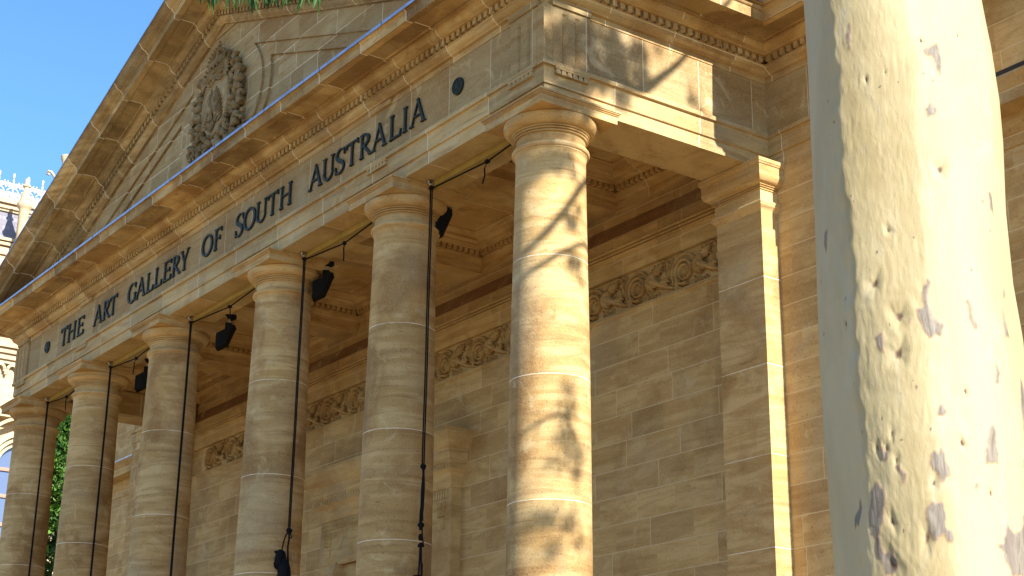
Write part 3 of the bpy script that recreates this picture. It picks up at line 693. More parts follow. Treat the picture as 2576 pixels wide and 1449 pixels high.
for k in range(1, 5):
    mb = MB(); mb.box(X[k]-a+.003, X[k]+a-.003, Yf+.003, Yb-.003, Z(CZ)-.001, Z(CZ)+.5); mb.build('ceiling_beam', M_CEI, B, 0)
mb = MB(); mb.box(XL+.4, a-.4, -a+.35, Yb, Z(CZ+.9), Z(CZ+.95)); mb.build('portico_roof_slab', M_CEI, B, 0)

# --- scrolled frieze on the back wall
mb = MB(); yS = D+.075; Pm = 1.062
def motif(x0):
    cz = Z(7.815)
    def sp(cx, czz, r0, r1, turns, ph, n=44, dirn=1): return [(cx+(r0+(r1-r0)*i/n)*cos(ph+dirn*2*pi*turns*i/n), czz+(r0+(r1-r0)*i/n)*sin(ph+dirn*2*pi*turns*i/n)) for i in range(n+1)]
    mb.ytube(sp(x0, cz-.01, .262, .252, .78, -.55*pi, 34, -1), .026, .9, 7, yS)          # outer hoop
    mb.ytube(sp(x0, cz-.01, .205, .06, 2.1, -.4*pi, 60, -1), lambda t: .030*(1-.35*t), 1.0, 7, yS)
    mb.blob((x0+.0, yS, cz-.01), .045, (1, .9, 1), 1, 0, 2)
    for k in range(15):
        t = .05*pi+k*.062*pi; r = .232; mb.blob((x0+r*cos(t), yS-.012, cz-.01+r*sin(t)), .016, (1, 1, 1), 0, 0, 1)
    # small volute with a rosette on the way to the next scroll
    sx = x0+.60; sz = Z(8.005)
    mb.ytube(sp(sx, sz-.01, .105, .075, .85, -.25*pi, 24), .020, 1, 7, yS); mb.blob((sx, yS, sz-.02), .032, (1, .8, 1), 2, .1, 1)
    for k in range(5): mb.blob((sx+.038*cos(k*1.257), yS-.02, sz-.02+.038*sin(k*1.257)), .015, (1, .8, 1), 2, 0, 1)
    mb.blob((sx-.02, yS+.01, sz-.16), .10, (.8, .45, 1.1), 5, .1)
    for k in range(3): mb.ytube([(sx+.10+.035*k+.02*i, sz-.02-.055*i-.0*k) for i in range(6)], lambda t: .018*(1-.5*t), 1, 6, yS)
    mb.ytube([(sx+.12, sz+.05), (sx+.16, sz+.08), (sx+.20, sz+.055), (sx+.18, sz+.01)], .016, 1, 6, yS)
    # leafy cup and horn
    hx, hz = x0+.40, Z(7.80)
    for k in range(9):
        an = .42*pi+k*.125*pi; leafrel(mb, hx, hz, an, .20-.012*abs(k-4), .040, yS-.02, .075, 1)
    for k in range(5):
        an = .30*pi+k*.16*pi; leafrel(mb, hx+.10, hz+.10, an, .17, .034, yS-.015, .06, 1)
    horn = [(hx-.02, hz), (hx+.08, hz-.045), (hx+.18, hz-.10), (hx+.28, hz-.15), (hx+.38, hz-.185), (hx+.50, hz-.20)]
    mb.ytube(horn, lambda t: .052*(1-t)**.8+.012, .75, 9, yS)
    for k in range(3): mb.ytube([(hx+.03+.03*k, hz+.05-.03*k), (hx-.0+.03*k, hz-.09-.012*k)], .010, 1.2, 5, yS-.09)
    for k in range(4): leafrel(mb, sx+.02, sz-.20, -1.9+.42*k, .17, .032, yS-.01, .06, 0)
    for k in range(4): leafrel(mb, x0-.20, Z(7.62), -.1-.45*k+.6, .13, .028, yS-.01, .05, 0)
    for k in (0, 1):
        cx_ = x0+.30+.14*k; mb.ytube(sp(cx_, Z(7.60), .055, .015, 1.2, (.9*pi if k else 0), 16, 1 if k else -1), .014, 1, 6, yS)
    mb.ytube([(x0+.20, Z(7.67)), (x0+.24, Z(7.60)), (x0+.22, Z(7.565))], .016, 1, 6, yS)
xx = -2.5+2*Pm
while xx > X[5]+.9: 
    if xx < -.75: motif(xx)
    xx -= Pm
mb.build('scroll_frieze', M_SCR, B, 50)

# --- the doorway between the columns
mb = MB()
def surround(xa, xb, prof): mb.sweep(prof, [(xa, D+.05), (xa, D-.0), (xb, D-.0), (xb, D+.05)][0:0] or [(xa, D+.05), (xa, D-.001), (xb, D-.001), (xb, D+.05)])
c1, c2 = XC-2.25, XC+2.25
def hood(prof):
    # profile offsets measured outward from a block standing .20 proud of the wall
    mb.sweep(prof, [(c1, D+.05), (c1, D-.20), (c2, D-.20), (c2, D+.05)])
hood([(-.1, Z(5.47)), (.02, Z(5.47)), (.03, Z(5.50)), (.04, Z(5.52)), (.05, Z(5.66)), (.07, Z(5.70)), (.11, Z(5.74)), (.13, Z(5.765)), (.14, Z(5.77)), (.14, Z(5.88)), (.15, Z(5.885)), (.15, Z(5.91)), (.17, Z(5.92)), (.19, Z(6.06)), (.20, Z(6.10)), (.26, Z(6.16)), (.30, Z(6.24)), (.34, Z(6.33)), (.35, Z(6.36)), (.35, Z(6.42)), (-.1, Z(6.46))])
mb.box(c1, c2, D-.20, D+.02, Z(4.66), Z(5.47)); mb.box(c1, c1+.62, D-.20, D+.02, BASEZ+EYE, Z(4.66)); mb.box(c2-.62, c2, D-.20, D+.02, BASEZ+EYE, Z(4.66))
mb.box(c1+.8, c2-.8, D-.26, D-.198, Z(4.60), Z(4.72)); mb.box(c1+.62, c1+.85, D-.15, D+.02, BASEZ+EYE, Z(4.60)); mb.box(c2-.85, c2-.62, D-.15, D+.02, BASEZ+EYE, Z(4.60))
mb.box(c1+.85, c2-.85, D-.15, D+.02, Z(3.2), Z(4.60))
dn = 48
for i in range(dn):
    u = c1-.10+(c2-c1+.2)*i/(dn); mb.box(u+.02, u+.07, D-.352, D-.33, Z(5.785), Z(5.87))
for i in range(int(4.4/.075)):
    u = c1+.06+i*.075; mb.box(u, u+.045, D-.222, D-.199, Z(5.30), Z(5.44))
for cxx in (c1+.73, c2-.73):                                   # console brackets
    mb.rings([[(cxx-.10, D-.15-o, z_), (cxx+.10, D-.15-o, z_), (cxx+.10, D, z_), (cxx-.10, D, z_)] for o, z_ in ((.02, Z(3.6)), (.05, Z(3.8)), (.10, Z(4.1)), (.09, Z(4.2)), (.17, Z(4.28)), (.21, Z(4.38)), (.21, Z(4.5)), (.16, Z(4.6)))])
for cxx in (c1+.30, c2-.30):                                   # carved drops on the jambs
    for k in range(5): mb.ytube([(cxx-.10+.05*k, Z(5.24)), (cxx-.10+.05*k, Z(5.10)), (cxx-.06+.03*k, Z(5.0))], .022, 1, 6, D-.20)
    mb.box(cxx-.10, cxx+.10, D-.215, D-.19, Z(4.78), Z(4.98))
ds = mb.build('door_surround', M_DOR, B, 25)
mb = MB(); mb.box(c1+.9, c2-.9, D-.02, D+.01, BASEZ+EYE, Z(3.2)); o = mb.build('entrance_door', plain('dark_timber', (.06, .03, .015), .5), None, 0); o.parent = ds

# --- side wings, set back
def wing(xa, xb):
    mb = MB(); y = YW
    mb.box(xa, xb, y, y+6, 0, Z(7.998)); mb.box(xa, xb, y-.003, y+6, Z(8.98), Z(10.6))
    mb.sweep([(-.3, Z(8.0)), (.004, Z(8.0)), (.004, Z(8.2)), (.03, Z(8.21)), (.03, Z(8.36)), (.05, Z(8.38)), (.09, Z(8.45)), (.10, Z(8.5)), (.10, Z(8.6)), (.42, Z(8.615)), (.43, Z(8.78)), (.46, Z(8.80)), (.50, Z(8.86)), (.55, Z(8.90)), (.55, Z(8.93)), (.02, Z(9.02)), (-.3, Z(9.0))], [(xa, y), (xb, y)])
    mb.build('wing_wall', M_WAL, B, 25)
    mb = MB()
    if xa < -10: mb.box(xa, xb, y-.565, y-.3, Z(8.932), Z(8.965)); mb.build('wing_strip', M_LEAD, B, 0)  # left wing: lead flashing along the cornice edge
    else: mb.box(xa, xb, y-.03, y+.1, Z(9.215), Z(9.30)); mb.build('wing_strip', M_BAND, B, 0)  # right wing: no flashing, a thin dark strip on the wall above the cornice
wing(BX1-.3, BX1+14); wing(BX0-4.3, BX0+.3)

# --- banner rails under the architrave
for k in range(5):
    x0, x1 = X[k+1]+.655, X[k]-.66
    mb = MB(); mb.box(x0, x1, -.045, .045, Z(8.672), Z(8.757)); mb.box(x0, x1, -.048, .048, Z(8.664), Z(8.676))
    o = mb.build('banner_rail', M_GOLD, B, 0)
    for xe in (x0+.11, x1-.11):
        mb = MB()
        mb.box(xe-.05, xe+.05, -.075, -.046, Z(8.66), Z(8.757))
        mb.rings([[(xe+r*cos(j*pi/6), -.076-q_, Z(8.70)+r*sin(j*pi/6)) for j in range(12)] for r, q_ in ((.024, 0), (.024, .012), (.012, .02), (.001, .03))])
        mb.rings([[(xe+r*cos(j*pi/6), -.11+r*sin(j*pi/6), Z(zz)) for j in range(12)] for r, zz in ((.035, 8.757), (.035, 8.745), (.02, 8.742), (.015, 8.70))])
        b = mb.build('rail_bolt', M_STEEL, None, 30); b.parent = o

# ================================================================ ropes
names = {0: 'black rope at the second column from the gum tree, ending in a coil',
         1: 'black rope with bow and bundle, at the third column from the gum tree',
         2: 'black rope hanging past the fourth column from the gum tree',
         3: 'black rope hanging in front of the fifth column from the gum tree',
         4: 'black rope hanging in front of the farthest column at the left'}
for k in range(5):
    xr = X[k+1]+.655+.11; x1 = X[k]-.66-.10; y = -.06; zt = Z(8.655)
    r = empty('rope', (xr, y, zt), names[k], 'rope', 'ropes hanging from the banner rails')
    ze = {0: Z(4.60), 1: Z(4.25)}.get(k, Z(-.3))
    mb = MB()
    for s_ in (-1, 1):
        n = 24
        mb.tube([(xr+s_*.016+.004*sin(i*.5), y+s_*.004, zt+(ze-zt)*i/n) for i in range(n+1)], .0105, 7)
    mb.build('hanging_strand', M_ROPE, r, 60)
    mb = MB(); xm = x1-(x1-xr)*(.30 if k == 0 else .42); sag = .10 if k != 0 else .06
    pts = []
    for i in range(25):
        t = i/24; xq = xr+(x1-xr)*t; tm = (xm-xr)/(x1-xr)
        sg = sag*(t/tm if t < tm else (1-t)/(1-tm)); pts.append((xq, y, zt-.02-sg))
    mb.tube(pts, .012, 7); mb.build('tie_rope', M_ROPE, r, 60)
    mb = MB(); zm = zt-.02-sag
    mb.blob((xm, y, zm), .035, (1, 1, .9), k, .3)
    m2 = MB(); m2.blob((xr, y, zt-.01), .045, (1.2, .8, .7), k+3, .3); m2.build('knot', M_ROPE, r, 60)
    m2 = MB(); m2.blob((x1, y, zt-.005), .045, (1.4, .8, .7), k+5, .3); m2.build('knot', M_ROPE, r, 60)
    d1 = .05*((k % 3)-1)
    mb.tube([(xm, y, zm), (xm+.02+d1, y-.02, zm-.10), (xm+.03+d1, y-.02, zm-.20), (xm-.0+d1*2, y, zm-.29)], .011, 6)
    mb.tube([(xm, y, zm), (xm+.06, y-.03, zm-.0), (xm+.13, y-.04, zm-.05)], .010, 6)
    mb.build('knot', M_ROPE, r, 60)
    if k == 1:
        mb = MB(); mb.blob((xr, y, ze), .04, (1, 1, 1.3), 2, .3)
        mb.tube([(xr+.02, y, ze), (xr+.10, y-.03, ze-.06), (xr+.155, y-.03, ze-.115), (xr+.14, y-.03, ze-.13), (xr+.08, y-.03, ze-.10), (xr+.02, y, ze-.03)], .009, 6)
        mb.tube([(xr-.01, y, ze), (xr-.06, y-.02, ze-.06), (xr-.11, y-.03, ze-.17), (xr-.15, y-.03, ze-.30)], .011, 6)
        mb.tube([(xr, y, ze), (xr+.015, y, ze-.12), (xr-.015, y, ze-.24), (xr+.0, y, ze-.34), (xr-.01, y, ze-.5)], .014, 6)
        mb.tube([(xr-.01, y, ze-.25), (xr+.03, y-.01, ze-.36), (xr+.04, y, ze-.5)], .010, 6)
        mb.build('bow', M_ROPE, r, 60)
        mb = MB()
        def coil(cx, cz, L, rad_, tilt, n=7):
            for i in range(n):
                off = (i-(n-1)/2)*.022
                pts = [(cx+off*.8+rad_*cos(t)*1.0+tilt*sin(t)*L, y-.03+off*.5+.01*sin(3*t+i), cz+L*sin(t)) for t in [j*2*pi/20 for j in range(21)]]
                mb.tube(pts, .017, 6)
        coil(xr-.19, ze-.42, .14, .055, -.35); mb.blob((xr-.19, y-.03, ze-.40), .10, (.85, .8, 1.35), 1, .2)
        coil(xr-.02, ze-.70, .24, .07, -.30); mb.blob((xr-.02, y-.03, ze-.68), .12, (.95, .8, 1.9), 4, .2)
        mb.build('rope_coil', M_ROPE, r, 60)
    if k == 0:
        mb = MB(); mb.blob((xr, y, ze), .035, (1, 1, 1.4), 2, .3)
        for s_, L in ((-.018, .78), (.0, .80), (.016, .74)): mb.tube([(xr+s_*i/3.0+.004*sin(i), y+.005*sin(2*i), ze-L*i/6) for i in range(7)], .011, 6)
        mb.tube([(xr+.02, y, ze-.03), (xr+.06, y-.02, ze-.10), (xr+.075, y-.02, ze-.3), (xr+.06, y-.02, ze-.62)], .010, 6)
        mb.tube([(xr+.02, y, ze-.82), (xr+.06, y-.02, ze-.95), (xr+.09, y-.02, ze-1.05)], .011, 6)
        mb.blob((xr-.01, y, ze-.80), .04, (1, 1, 1.3), 6, .35); mb.blob((xr-.01, y, ze-.95), .032, (1, 1, 1.6), 7, .3); mb.blob((xr-.0, y, ze-1.06), .045, (1.1, 1, .7), 8, .3)
        for s_ in (-.02, .02): mb.tube([(xr+s_*.5, y, ze-1.05), (xr+s_*1.2, y, ze-1.3), (xr+s_*2, y, ze-1.55)], .012, 6)
        mb.build('bow', M_ROPE, r, 60)
        mb = MB()
        for i in range(6):
            off = (i-2.5)*.014
            pts = [(xr-.03+off+.055*cos(t), y-.03+off*.5, ze-1.72+.26*sin(t)) for t in [j*2*pi/22 for j in range(23)]]
            mb.tube(pts, .017, 6)
        for i in range(9): 
            zc = ze-1.98-.022*i; mb.tube([(xr-.02+.075*cos(t), y-.03+.05*sin(t), zc+.01*sin(t)) for t in [j*2*pi/12 for j in range(13)]], .015, 6)
        mb.blob((xr-.03, y-.03, ze-2.1), .085, (1, .8, 1.2), 3, .2)
        mb.tube([(xr+.04, y, ze-1.3), (xr+.07, y-.02, ze-1.6), (xr+.10, y-.03, ze-1.85), (xr+.08, y-.03, ze-2.1)], .014, 6)
        mb.build('rope_coil', M_ROPE, r, 60)
    if k >= 2:
        pass

# ================================================================ floodlights behind the architrave
flab = ['black floodlight peeping past the capital of the second column from the gum tree', 'black floodlight beside the capital of the third column from the gum tree',
        'black floodlight hanging in full view on its bracket in the centre bay', 'black floodlight half hidden by the fourth column from the gum tree']
for k, xq in enumerate((-3.18, -6.68, -10.25, -13.87)):
    yq = .47; zq = Z(8.755)
    r = empty('floodlight', (xq, yq, zq), flab[k], 'floodlight', 'floodlights under the portico ceiling')
    du = Vector((.58, .81, 0)); dn_ = Vector((-.81, .58, 0))
    def pr(poly, d0, d1):
        mb = MB(); n = len(poly); c0 = Vector((xq, yq, zq))
        f = [c0+du*u+dn_*d0+Vector((0, 0, v*1.08)) for u, v in poly]; b = [c0+du*u+dn_*d1+Vector((0, 0, v*1.08)) for u, v in poly]
        mb.add(f+b, [tuple(range(n)), tuple(reversed(range(n, 2*n)))]+[(i, i+n, (i+1)%n+n, (i+1)%n) for i in range(n)]); return mb
    pr([(-.09, 0), (.10, .0), (.10, -.05), (.05, -.075), (-.02, -.09), (-.06, -.05)], -.06, .06).build('bracket', M_DARK, r, 0)
    mb = MB(); c0 = Vector((xq, yq, zq-.125))
    mb.rings([[c0+du*(.038*cos(j*pi/8))+dn_*d+Vector((0, 0, .038*sin(j*pi/8))) for j in range(16)] for d in (-.07, .07)]); mb.build('pivot', M_STEEL, r, 30)
    pr([(-.07, -.155), (.035, -.155), (.055, -.185), (.10, -.195), (-.035, -.52), (-.20, -.60), (-.225, -.595), (-.225, -.34), (-.072, -.265)], -.10, .12).build('housing', M_DARK, r, 0)
    mb = pr([(.028, -.20), (.085, -.20), (-.045, -.51), (-.065, -.50)], -.115, .135); o = mb.build('visor', M_DARK, r, 0)

# ================================================================ gum tree (trunk in the foreground, crown above the frame)
TX, TY, TR = 9.7908, -4.9558, .5006
T = empty('gum_tree', (TX, TY, 0), 'massive smooth pale gum trunk with grey bark patches and knots, leaves drooping overhead', 'tree')
POL = [[[-1.349, 3.201], [-1.283, 3.165], [-1.275, 3.095], [-1.329, 2.993], [-1.362, 2.921], [-1.341, 2.871], [-1.316, 2.857], [-1.262, 2.87], [-1.206, 2.816], [-1.214, 2.773], [-1.268, 2.751], [-1.33, 2.763], [-1.364, 2.828], [-1.401, 2.879], [-1.41, 2.978], [-1.459, 3.001], [-1.453, 3.041], [-1.411, 3.128], [-1.392, 3.177]], [[-1.622, 3.149], [-1.594, 3.111], [-1.602, 3.061], [-1.658, 3.018], [-1.726, 3.023], [-1.745, 3.004], [-1.753, 3.023], [-1.724, 3.076], [-1.676, 3.087]], [[-0.82, 3.338], [-0.786, 3.307], [-0.751, 3.352], [-0.735, 3.327], [-0.722, 3.287], [-0.689, 3.251], [-0.695, 3.212], [-0.762, 3.177], [-0.813, 3.223], [-0.851, 3.253], [-0.843, 3.313]], [[-0.886, 3.075], [-0.801, 3.079], [-0.769, 3.071], [-0.758, 3.019], [-0.774, 2.971], [-0.704, 2.936], [-0.716, 2.885], [-0.766, 2.902], [-0.789, 2.932], [-0.834, 2.918], [-0.861, 2.89], [-0.887, 2.909], [-0.92, 2.973], [-0.928, 3.027]], [[-1.154, 3.274], [-1.116, 3.262], [-1.072, 3.22], [-1.076, 3.19], [-1.107, 3.179], [-1.112, 3.217], [-1.152, 3.254]], [[-0.254, 3.463], [-0.204, 3.466], [-0.199, 3.375], [-0.192, 3.279], [-0.249, 3.286], [-0.325, 3.279], [-0.334, 3.348], [-0.286, 3.36], [-0.291, 3.395]], [[-0.142, 3.01], [-0.117, 2.98], [-0.068, 2.955], [0.06, 2.974], [0.102, 3.052], [0.147, 3.045], [0.05, 2.759], [-0.12, 2.751], [-0.203, 2.83], [-0.203, 2.854], [-0.304, 2.904], [-0.213, 2.892], [-0.192, 2.932], [-0.156, 2.953]], [[0.195, 3.331], [0.268, 3.338], [0.236, 3.268], [0.189, 3.29]], [[-0.455, 3.178], [-0.432, 3.175], [-0.436, 3.15], [-0.456, 3.154]], [[-1.271, 3.367], [-1.218, 3.333], [-1.227, 3.303], [-1.255, 3.294], [-1.284, 3.302]], [[-0.739, 4.216], [-0.728, 4.181], [-0.762, 4.147], [-0.767, 4.071], [-0.714, 3.995], [-0.639, 3.96], [-0.662, 3.913], [-0.732, 3.913], [-0.773, 3.892], [-0.824, 3.935], [-0.856, 3.977], [-0.879, 4.04], [-0.806, 4.058], [-0.808, 4.155], [-0.772, 4.168]], [[-1.212, 3.937], [-1.188, 3.913], [-1.2, 3.822], [-1.244, 3.856], [-1.256, 3.919]], [[-1.897, 4.584], [-1.842, 4.581], [-1.871, 4.505], [-1.911, 4.457], [-1.934, 4.516]], [[0.033, 4.715], [0.08, 4.721], [0.105, 4.608], [0.049, 4.615]], [[-0.396, 4.103], [-0.362, 4.091], [-0.341, 4.009], [-0.303, 3.97], [-0.33, 3.945], [-0.366, 3.988]], [[0.056, 4.103], [0.088, 4.058], [0.154, 3.944], [0.065, 3.945], [0.054, 4.033]], [[-0.12, 3.802], [-0.09, 3.74], [-0.112, 3.685], [-0.148, 3.683]], [[0.137, 4.207], [0.183, 4.188], [0.102, 4.14]], [[-0.454, 5.524], [-0.426, 5.472], [-0.416, 5.38], [-0.442, 5.325], [-0.487, 5.407], [-0.523, 5.452], [-0.582, 5.435], [-0.59, 5.474], [-0.517, 5.491]], [[-0.581, 5.161], [-0.515, 5.141], [-0.549, 5.103], [-0.627, 5.085], [-0.629, 5.132]], [[-1.306, 5.681], [-1.295, 5.62], [-1.327, 5.492], [-1.341, 5.565]], [[-0.722, 3.553], [-0.681, 3.533], [-0.698, 3.503], [-0.724, 3.497], [-0.759, 3.514], [-0.748, 3.546]], [[-0.948, 4.001], [-0.929, 4.0], [-0.932, 3.973], [-0.949, 3.966]]]
KN = [[-1.042, 4.013, 0.06], [-1.068, 3.824, 0.065], [-1.24, 4.195, 0.05], [-1.639, 4.041, 0.02], [-1.617, 4.172, 0.015], [-0.534, 4.793, 0.05], [-1.174, 3.427, 0.03], [-1.233, 3.003, 0.04], [-1.262, 2.799, 0.06], [-1.32, 3.365, 0.03], [-1.152, 3.294, 0.03], [-1.192, 5.318, 0.02], [-1.007, 5.344, 0.012], [-0.162, 5.592, 0.015], [-0.533, 5.295, 0.012], [-0.624, 5.527, 0.02], [-0.31, 4.254, 0.012], [-0.552, 3.37, 0.025], [-0.303, 3.134, 0.02], [-1.563, 5.132, 0.015], [-1.669, 5.283, 0.012], [-0.933, 2.915, 0.05], [-0.839, 3.173, 0.03], [-1.087, 4.472, 0.03], [-1.236, 3.355, 0.03], [-0.478, 3.627, 0.02]]
NA, NZ = 560, 900
zb0, zb1 = 1.9, 7.4
thf = np.linspace(-pi, pi, NA, endpoint=False)
zz = np.concatenate([np.linspace(0, zb0, 40, endpoint=False), np.linspace(zb0, zb1, NZ, endpoint=False), np.linspace(zb1, 11.2, 60)])
TT, ZZ = np.meshgrid(thf, zz)
R = np.full(TT.shape, TR)
# gentle lean of the outline, flutes and bumps
wR = np.exp(-((TT-.64)/.42)**2); wL = np.exp(-((TT+2.38)/.42)**2)
R += (1-wR-wL)*(.010*np.sin(TT*2+ZZ*.8)+.012*np.sin(TT*3-ZZ*1.3+1)+.006*np.sin(TT*5+ZZ*2.1))+.03*np.clip(1.4-ZZ, 0, 2)
R += wR*np.interp(ZZ, [0, 3.2, 4.0, 4.3, 4.7, 5.1, 5.35, 5.65, 5.9, 6.2, 6.8, 7.5], [0, .03, .018, -.004, -.006, .014, .016, .0, -.024, -.055, -.10, -.12])
R += wL*np.interp(ZZ, [0, 3.0, 3.5, 3.9, 4.6, 5.6, 6.2, 7], [0, -.004, .010, .012, .002, -.010, -.006, 0])
R -= .06*np.clip(ZZ-7.5, 0, 9)/3.7
rng = np.random.RandomState(3)
def bumps(n, sz, sa, amp, mask=None):
    global R
    for _ in range(n):
        t0 = rng.uniform(-pi, pi); z0 = rng.uniform(1.5, 7.6); s1 = sa*rng.uniform(.6, 1.5); s2 = sz*rng.uniform(.6, 1.6); am = amp*rng.uniform(-1, 1)
        if not (-2.9 < t0 < .6): continue
        i0 = np.searchsorted(zz, z0-3*s2); i1 = np.searchsorted(zz, z0+3*s2)
        dt = (TT[i0:i1]-t0); sk = rng.uniform(-.5, .5)
        R[i0:i1] += am*np.exp(-((dt-sk*(ZZ[i0:i1]-z0)/TR*.3)/s1)**2-((ZZ[i0:i1]-z0)/s2)**2)
bumps(160, .25, .15, .0022); bumps(800, .07, .03, .0009); bumps(2200, .03, .013, .0006)
rough = np.zeros_like(R)
# knots: raised lip with a hollow
dark = np.zeros_like(R)
for (t0, z0, s_) in KN:
    dt = (TT-t0)*TR*1.15; dz = (ZZ-z0)*.55; d = np.sqrt(dt*dt+dz*dz)/s_
    big = s_ > .028
    ph_ = t0*7+z0*3; av = np.arctan2(dz, dt); d = d*(1+.22*np.sin(av*2+ph_)+.12*np.sin(av*3+ph_*2)+.06*np.sin(av*7+ph_))
    R += (.05 if big else .05)*s_*np.exp(-((d-1.3)/.8)**2) - (.25 if big else .35)*s_*np.exp(-(d/.50)**2)
    R += .012*s_*np.sin(d*8)*np.exp(-((d-1.2)/1.0)**2)
    dark = np.maximum(dark, np.exp(-(d/(.38 if big else .5))**2)*(.8 if big else .9))
# grey bark flakes: proud plates whose outlines follow the photograph
def inpoly(poly, T_, Z_):
    ins = np.zeros(T_.shape, bool); n = len(poly); j = n-1
    for i in range(n):
        xi, yi = poly[i]; xj, yj = poly[j]
        c_ = ((yi > Z_) != (yj > Z_)) & (T_ < (xj-xi)*(Z_-yi)/((yj-yi) if abs(yj-yi) > 1e-9 else 1e-9)+xi)
        ins ^= c_; j = i
    return ins
flake = np.zeros_like(R)
wob_t = .005*np.sin(ZZ*60)+.003*np.sin(ZZ*130+TT*40); wob_z = .005*np.sin(TT*90)
extra = []
for _ in range(26):                                     # a few on the sides the photo does not show
    t0 = rng.uniform(.3, 2.9); z0 = rng.uniform(2.2, 7.2); n_ = 9
    extra.append([(t0+.09*cos(2*pi*i/n_)*rng.uniform(.4, 1.2), z0+.22*sin(2*pi*i/n_)*rng.uniform(.4, 1.2)) for i in range(n_)])
for poly in POL+extra:
    flake = np.maximum(flake, inpoly(poly, TT+wob_t, ZZ+wob_z).astype(float))
for ax_ in (0, 1):
    flake = (np.roll(flake, 1, ax_)+2*flake+np.roll(flake, -1, ax_))/4
rid = -1.44+.03*np.sin(ZZ*1.7+.5)+.022*np.sin(ZZ*6.1)+.014*np.sin(ZZ*17+TT)+.010*np.sin(ZZ*41)
u_ = TT-rid
R += .055*np.where(u_ < 0, np.exp(-(u_/.16)**2), np.clip(1-u_/.85, 0, 1)**1.15)
for _ in range(4200):
    t0 = rng.uniform(-1.75, -.6); z0 = rng.uniform(1.9, 7.4); s1 = rng.uniform(.008, .022); s2 = rng.uniform(.015, .055); am = rng.uniform(-1, 1)*.0011
    i0 = np.searchsorted(zz, z0-2.6*s2); i1 = np.searchsorted(zz, z0+2.6*s2); j0 = int((t0-.12+pi)/(2*pi)*NA); j1 = int((t0+.12+pi)/(2*pi)*NA)
    R[i0:i1, j0:j1] += am*np.exp(-((TT[i0:i1, j0:j1]-t0-rng.uniform(-.3, .3)*(ZZ[i0:i1, j0:j1]-z0))/s1)**2-((ZZ[i0:i1, j0:j1]-z0)/s2)**2)
R += .0035*flake
# roughness ridges running along the grain near the shadow line
XXv = TX+R*np.cos(TT); YYv = TY+R*np.sin(TT)
nv = R.size; co = np.stack([XXv, YYv, ZZ], -1).reshape(-1, 3).astype(np.float32)
nr = len(zz)
ii = np.arange(nr-1)[:, None]*NA; jj = np.arange(NA)[None, :]; j2 = (jj+1) % NA
quads = np.stack([ii+jj, ii+j2, ii+NA+j2, ii+NA+jj], -1).reshape(-1, 4).astype(np.int32)
me = bpy.data.meshes.new('trunk'); me.vertices.add(nv); me.vertices.foreach_set('co', co.ravel())
me.loops.add(quads.size); me.loops.foreach_set('vertex_index', quads.ravel())
me.polygons.add(len(quads)); me.polygons.foreach_set('loop_start', np.arange(0, quads.size, 4, dtype=np.int32))
me.polygons.foreach_set('use_smooth', np.ones(len(quads), bool)); me.update(); me.validate()
at = me.attributes.new('flake', 'FLOAT', 'POINT'); at.data.foreach_set('value', flake.ravel().astype(np.float32))
yel = np.clip(1.25*np.exp(-np.abs((TT+1.10+.02*(ZZ-4)+.05*np.sin(ZZ*2.1)+.03*np.sin(ZZ*5.3+1))/.36)**4), 0, 1)
at = me.attributes.new('olive', 'FLOAT', 'POINT'); at.data.foreach_set('value', yel.ravel().astype(np.float32))
at = me.attributes.new('hollow', 'FLOAT', 'POINT'); at.data.foreach_set('value', dark.ravel().astype(np.float32))
g = G('gum_bark')
an = g.n.new('ShaderNodeAttribute'); an.attribute_name = 'flake'; ah = g.n.new('ShaderNodeAttribute'); ah.attribute_name = 'hollow'
p = g.pos
f1 = g.noise(p, 1.6, 4, .6, .4, (1, 1, .45)); f2 = g.noise(p, 9, 7, .7, .8, (1, 1, .3)); f3 = g.noise(p, 60, 4, .7, 0, (1, 1, .22))
ao = g.n.new('ShaderNodeAttribute'); ao.attribute_name = 'olive'
c = g.mix(g.ramp(f1, .36, .62), (.375, .30, .165), (.43, .35, .205))
ol = g.ramp(g.math('ADD', ao.outputs['Fac'], g.math('MULTIPLY', g.math('SUBTRACT', f2, .5), .9)), .25, .75)
c = g.mix(g.math('MULTIPLY', ol, .85), c, g.mix(g.ramp(f1, .38, .6), (.29, .225, .105), (.35, .285, .15)))
c = g.mix(g.math('MULTIPLY', g.ramp(f2, .5, .75), .5), c, (.36, .28, .16))
c = g.mix(g.math('MULTIPLY', g.ramp(g.noise(p, 3.2, 5, .6, 1.2, (1, 1, .35)), .56, .66), .35), c, (.40, .37, .28))
c = g.mix(g.math('MULTIPLY', g.ramp(f3, .62, .75), .35), c, (.40, .33, .22))
sp = g.noise(p, 22, 2, .5, 0, (1, 1, .6)); c = g.mix(g.math('MULTIPLY', g.ramp(sp, .735, .76), .7), c, (.10, .07, .05))
gc = g.mix(g.ramp(g.noise(p, 24, 6, .75, 1.0, (1, 1, .14)), .38, .62), (.13, .107, .082), (.235, .20, .158))
gc = g.mix(g.math('MULTIPLY', g.ramp(g.noise(p, 12, 5, .7, 1.5, (1, 1, .12)), .60, .64), .8), gc, (.17, .13, .11))
fl = g.ramp(an.outputs['Fac'], .3, .7)
c = g.mix(fl, c, gc)
rimv = g.math('MULTIPLY', g.math('MULTIPLY', g.ramp(an.outputs['Fac'], .02, .4), g.ramp(an.outputs['Fac'], .6, .98, 1, 0)), .8)
c = g.mix(rimv, c, (.30, .20, .12))
c = g.mix(g.ramp(ah.outputs['Fac'], .35, .8), c, (.10, .055, .03))
nb = g.bump(f2, .25, .012); nb = g.bump(g.noise(p, 30, 6, .75, .5, (1, 1, .35)), .55, .007, nb); nb = g.bump(f3, .2, .003, nb)
M_BARK = g.done(c, .62, nb, spec=.35)
me.materials.append(M_BARK)
to = bpy.data.objects.new('trunk', me); C.objects.link(to); to.parent = T; to.location = -Vector(T.location)

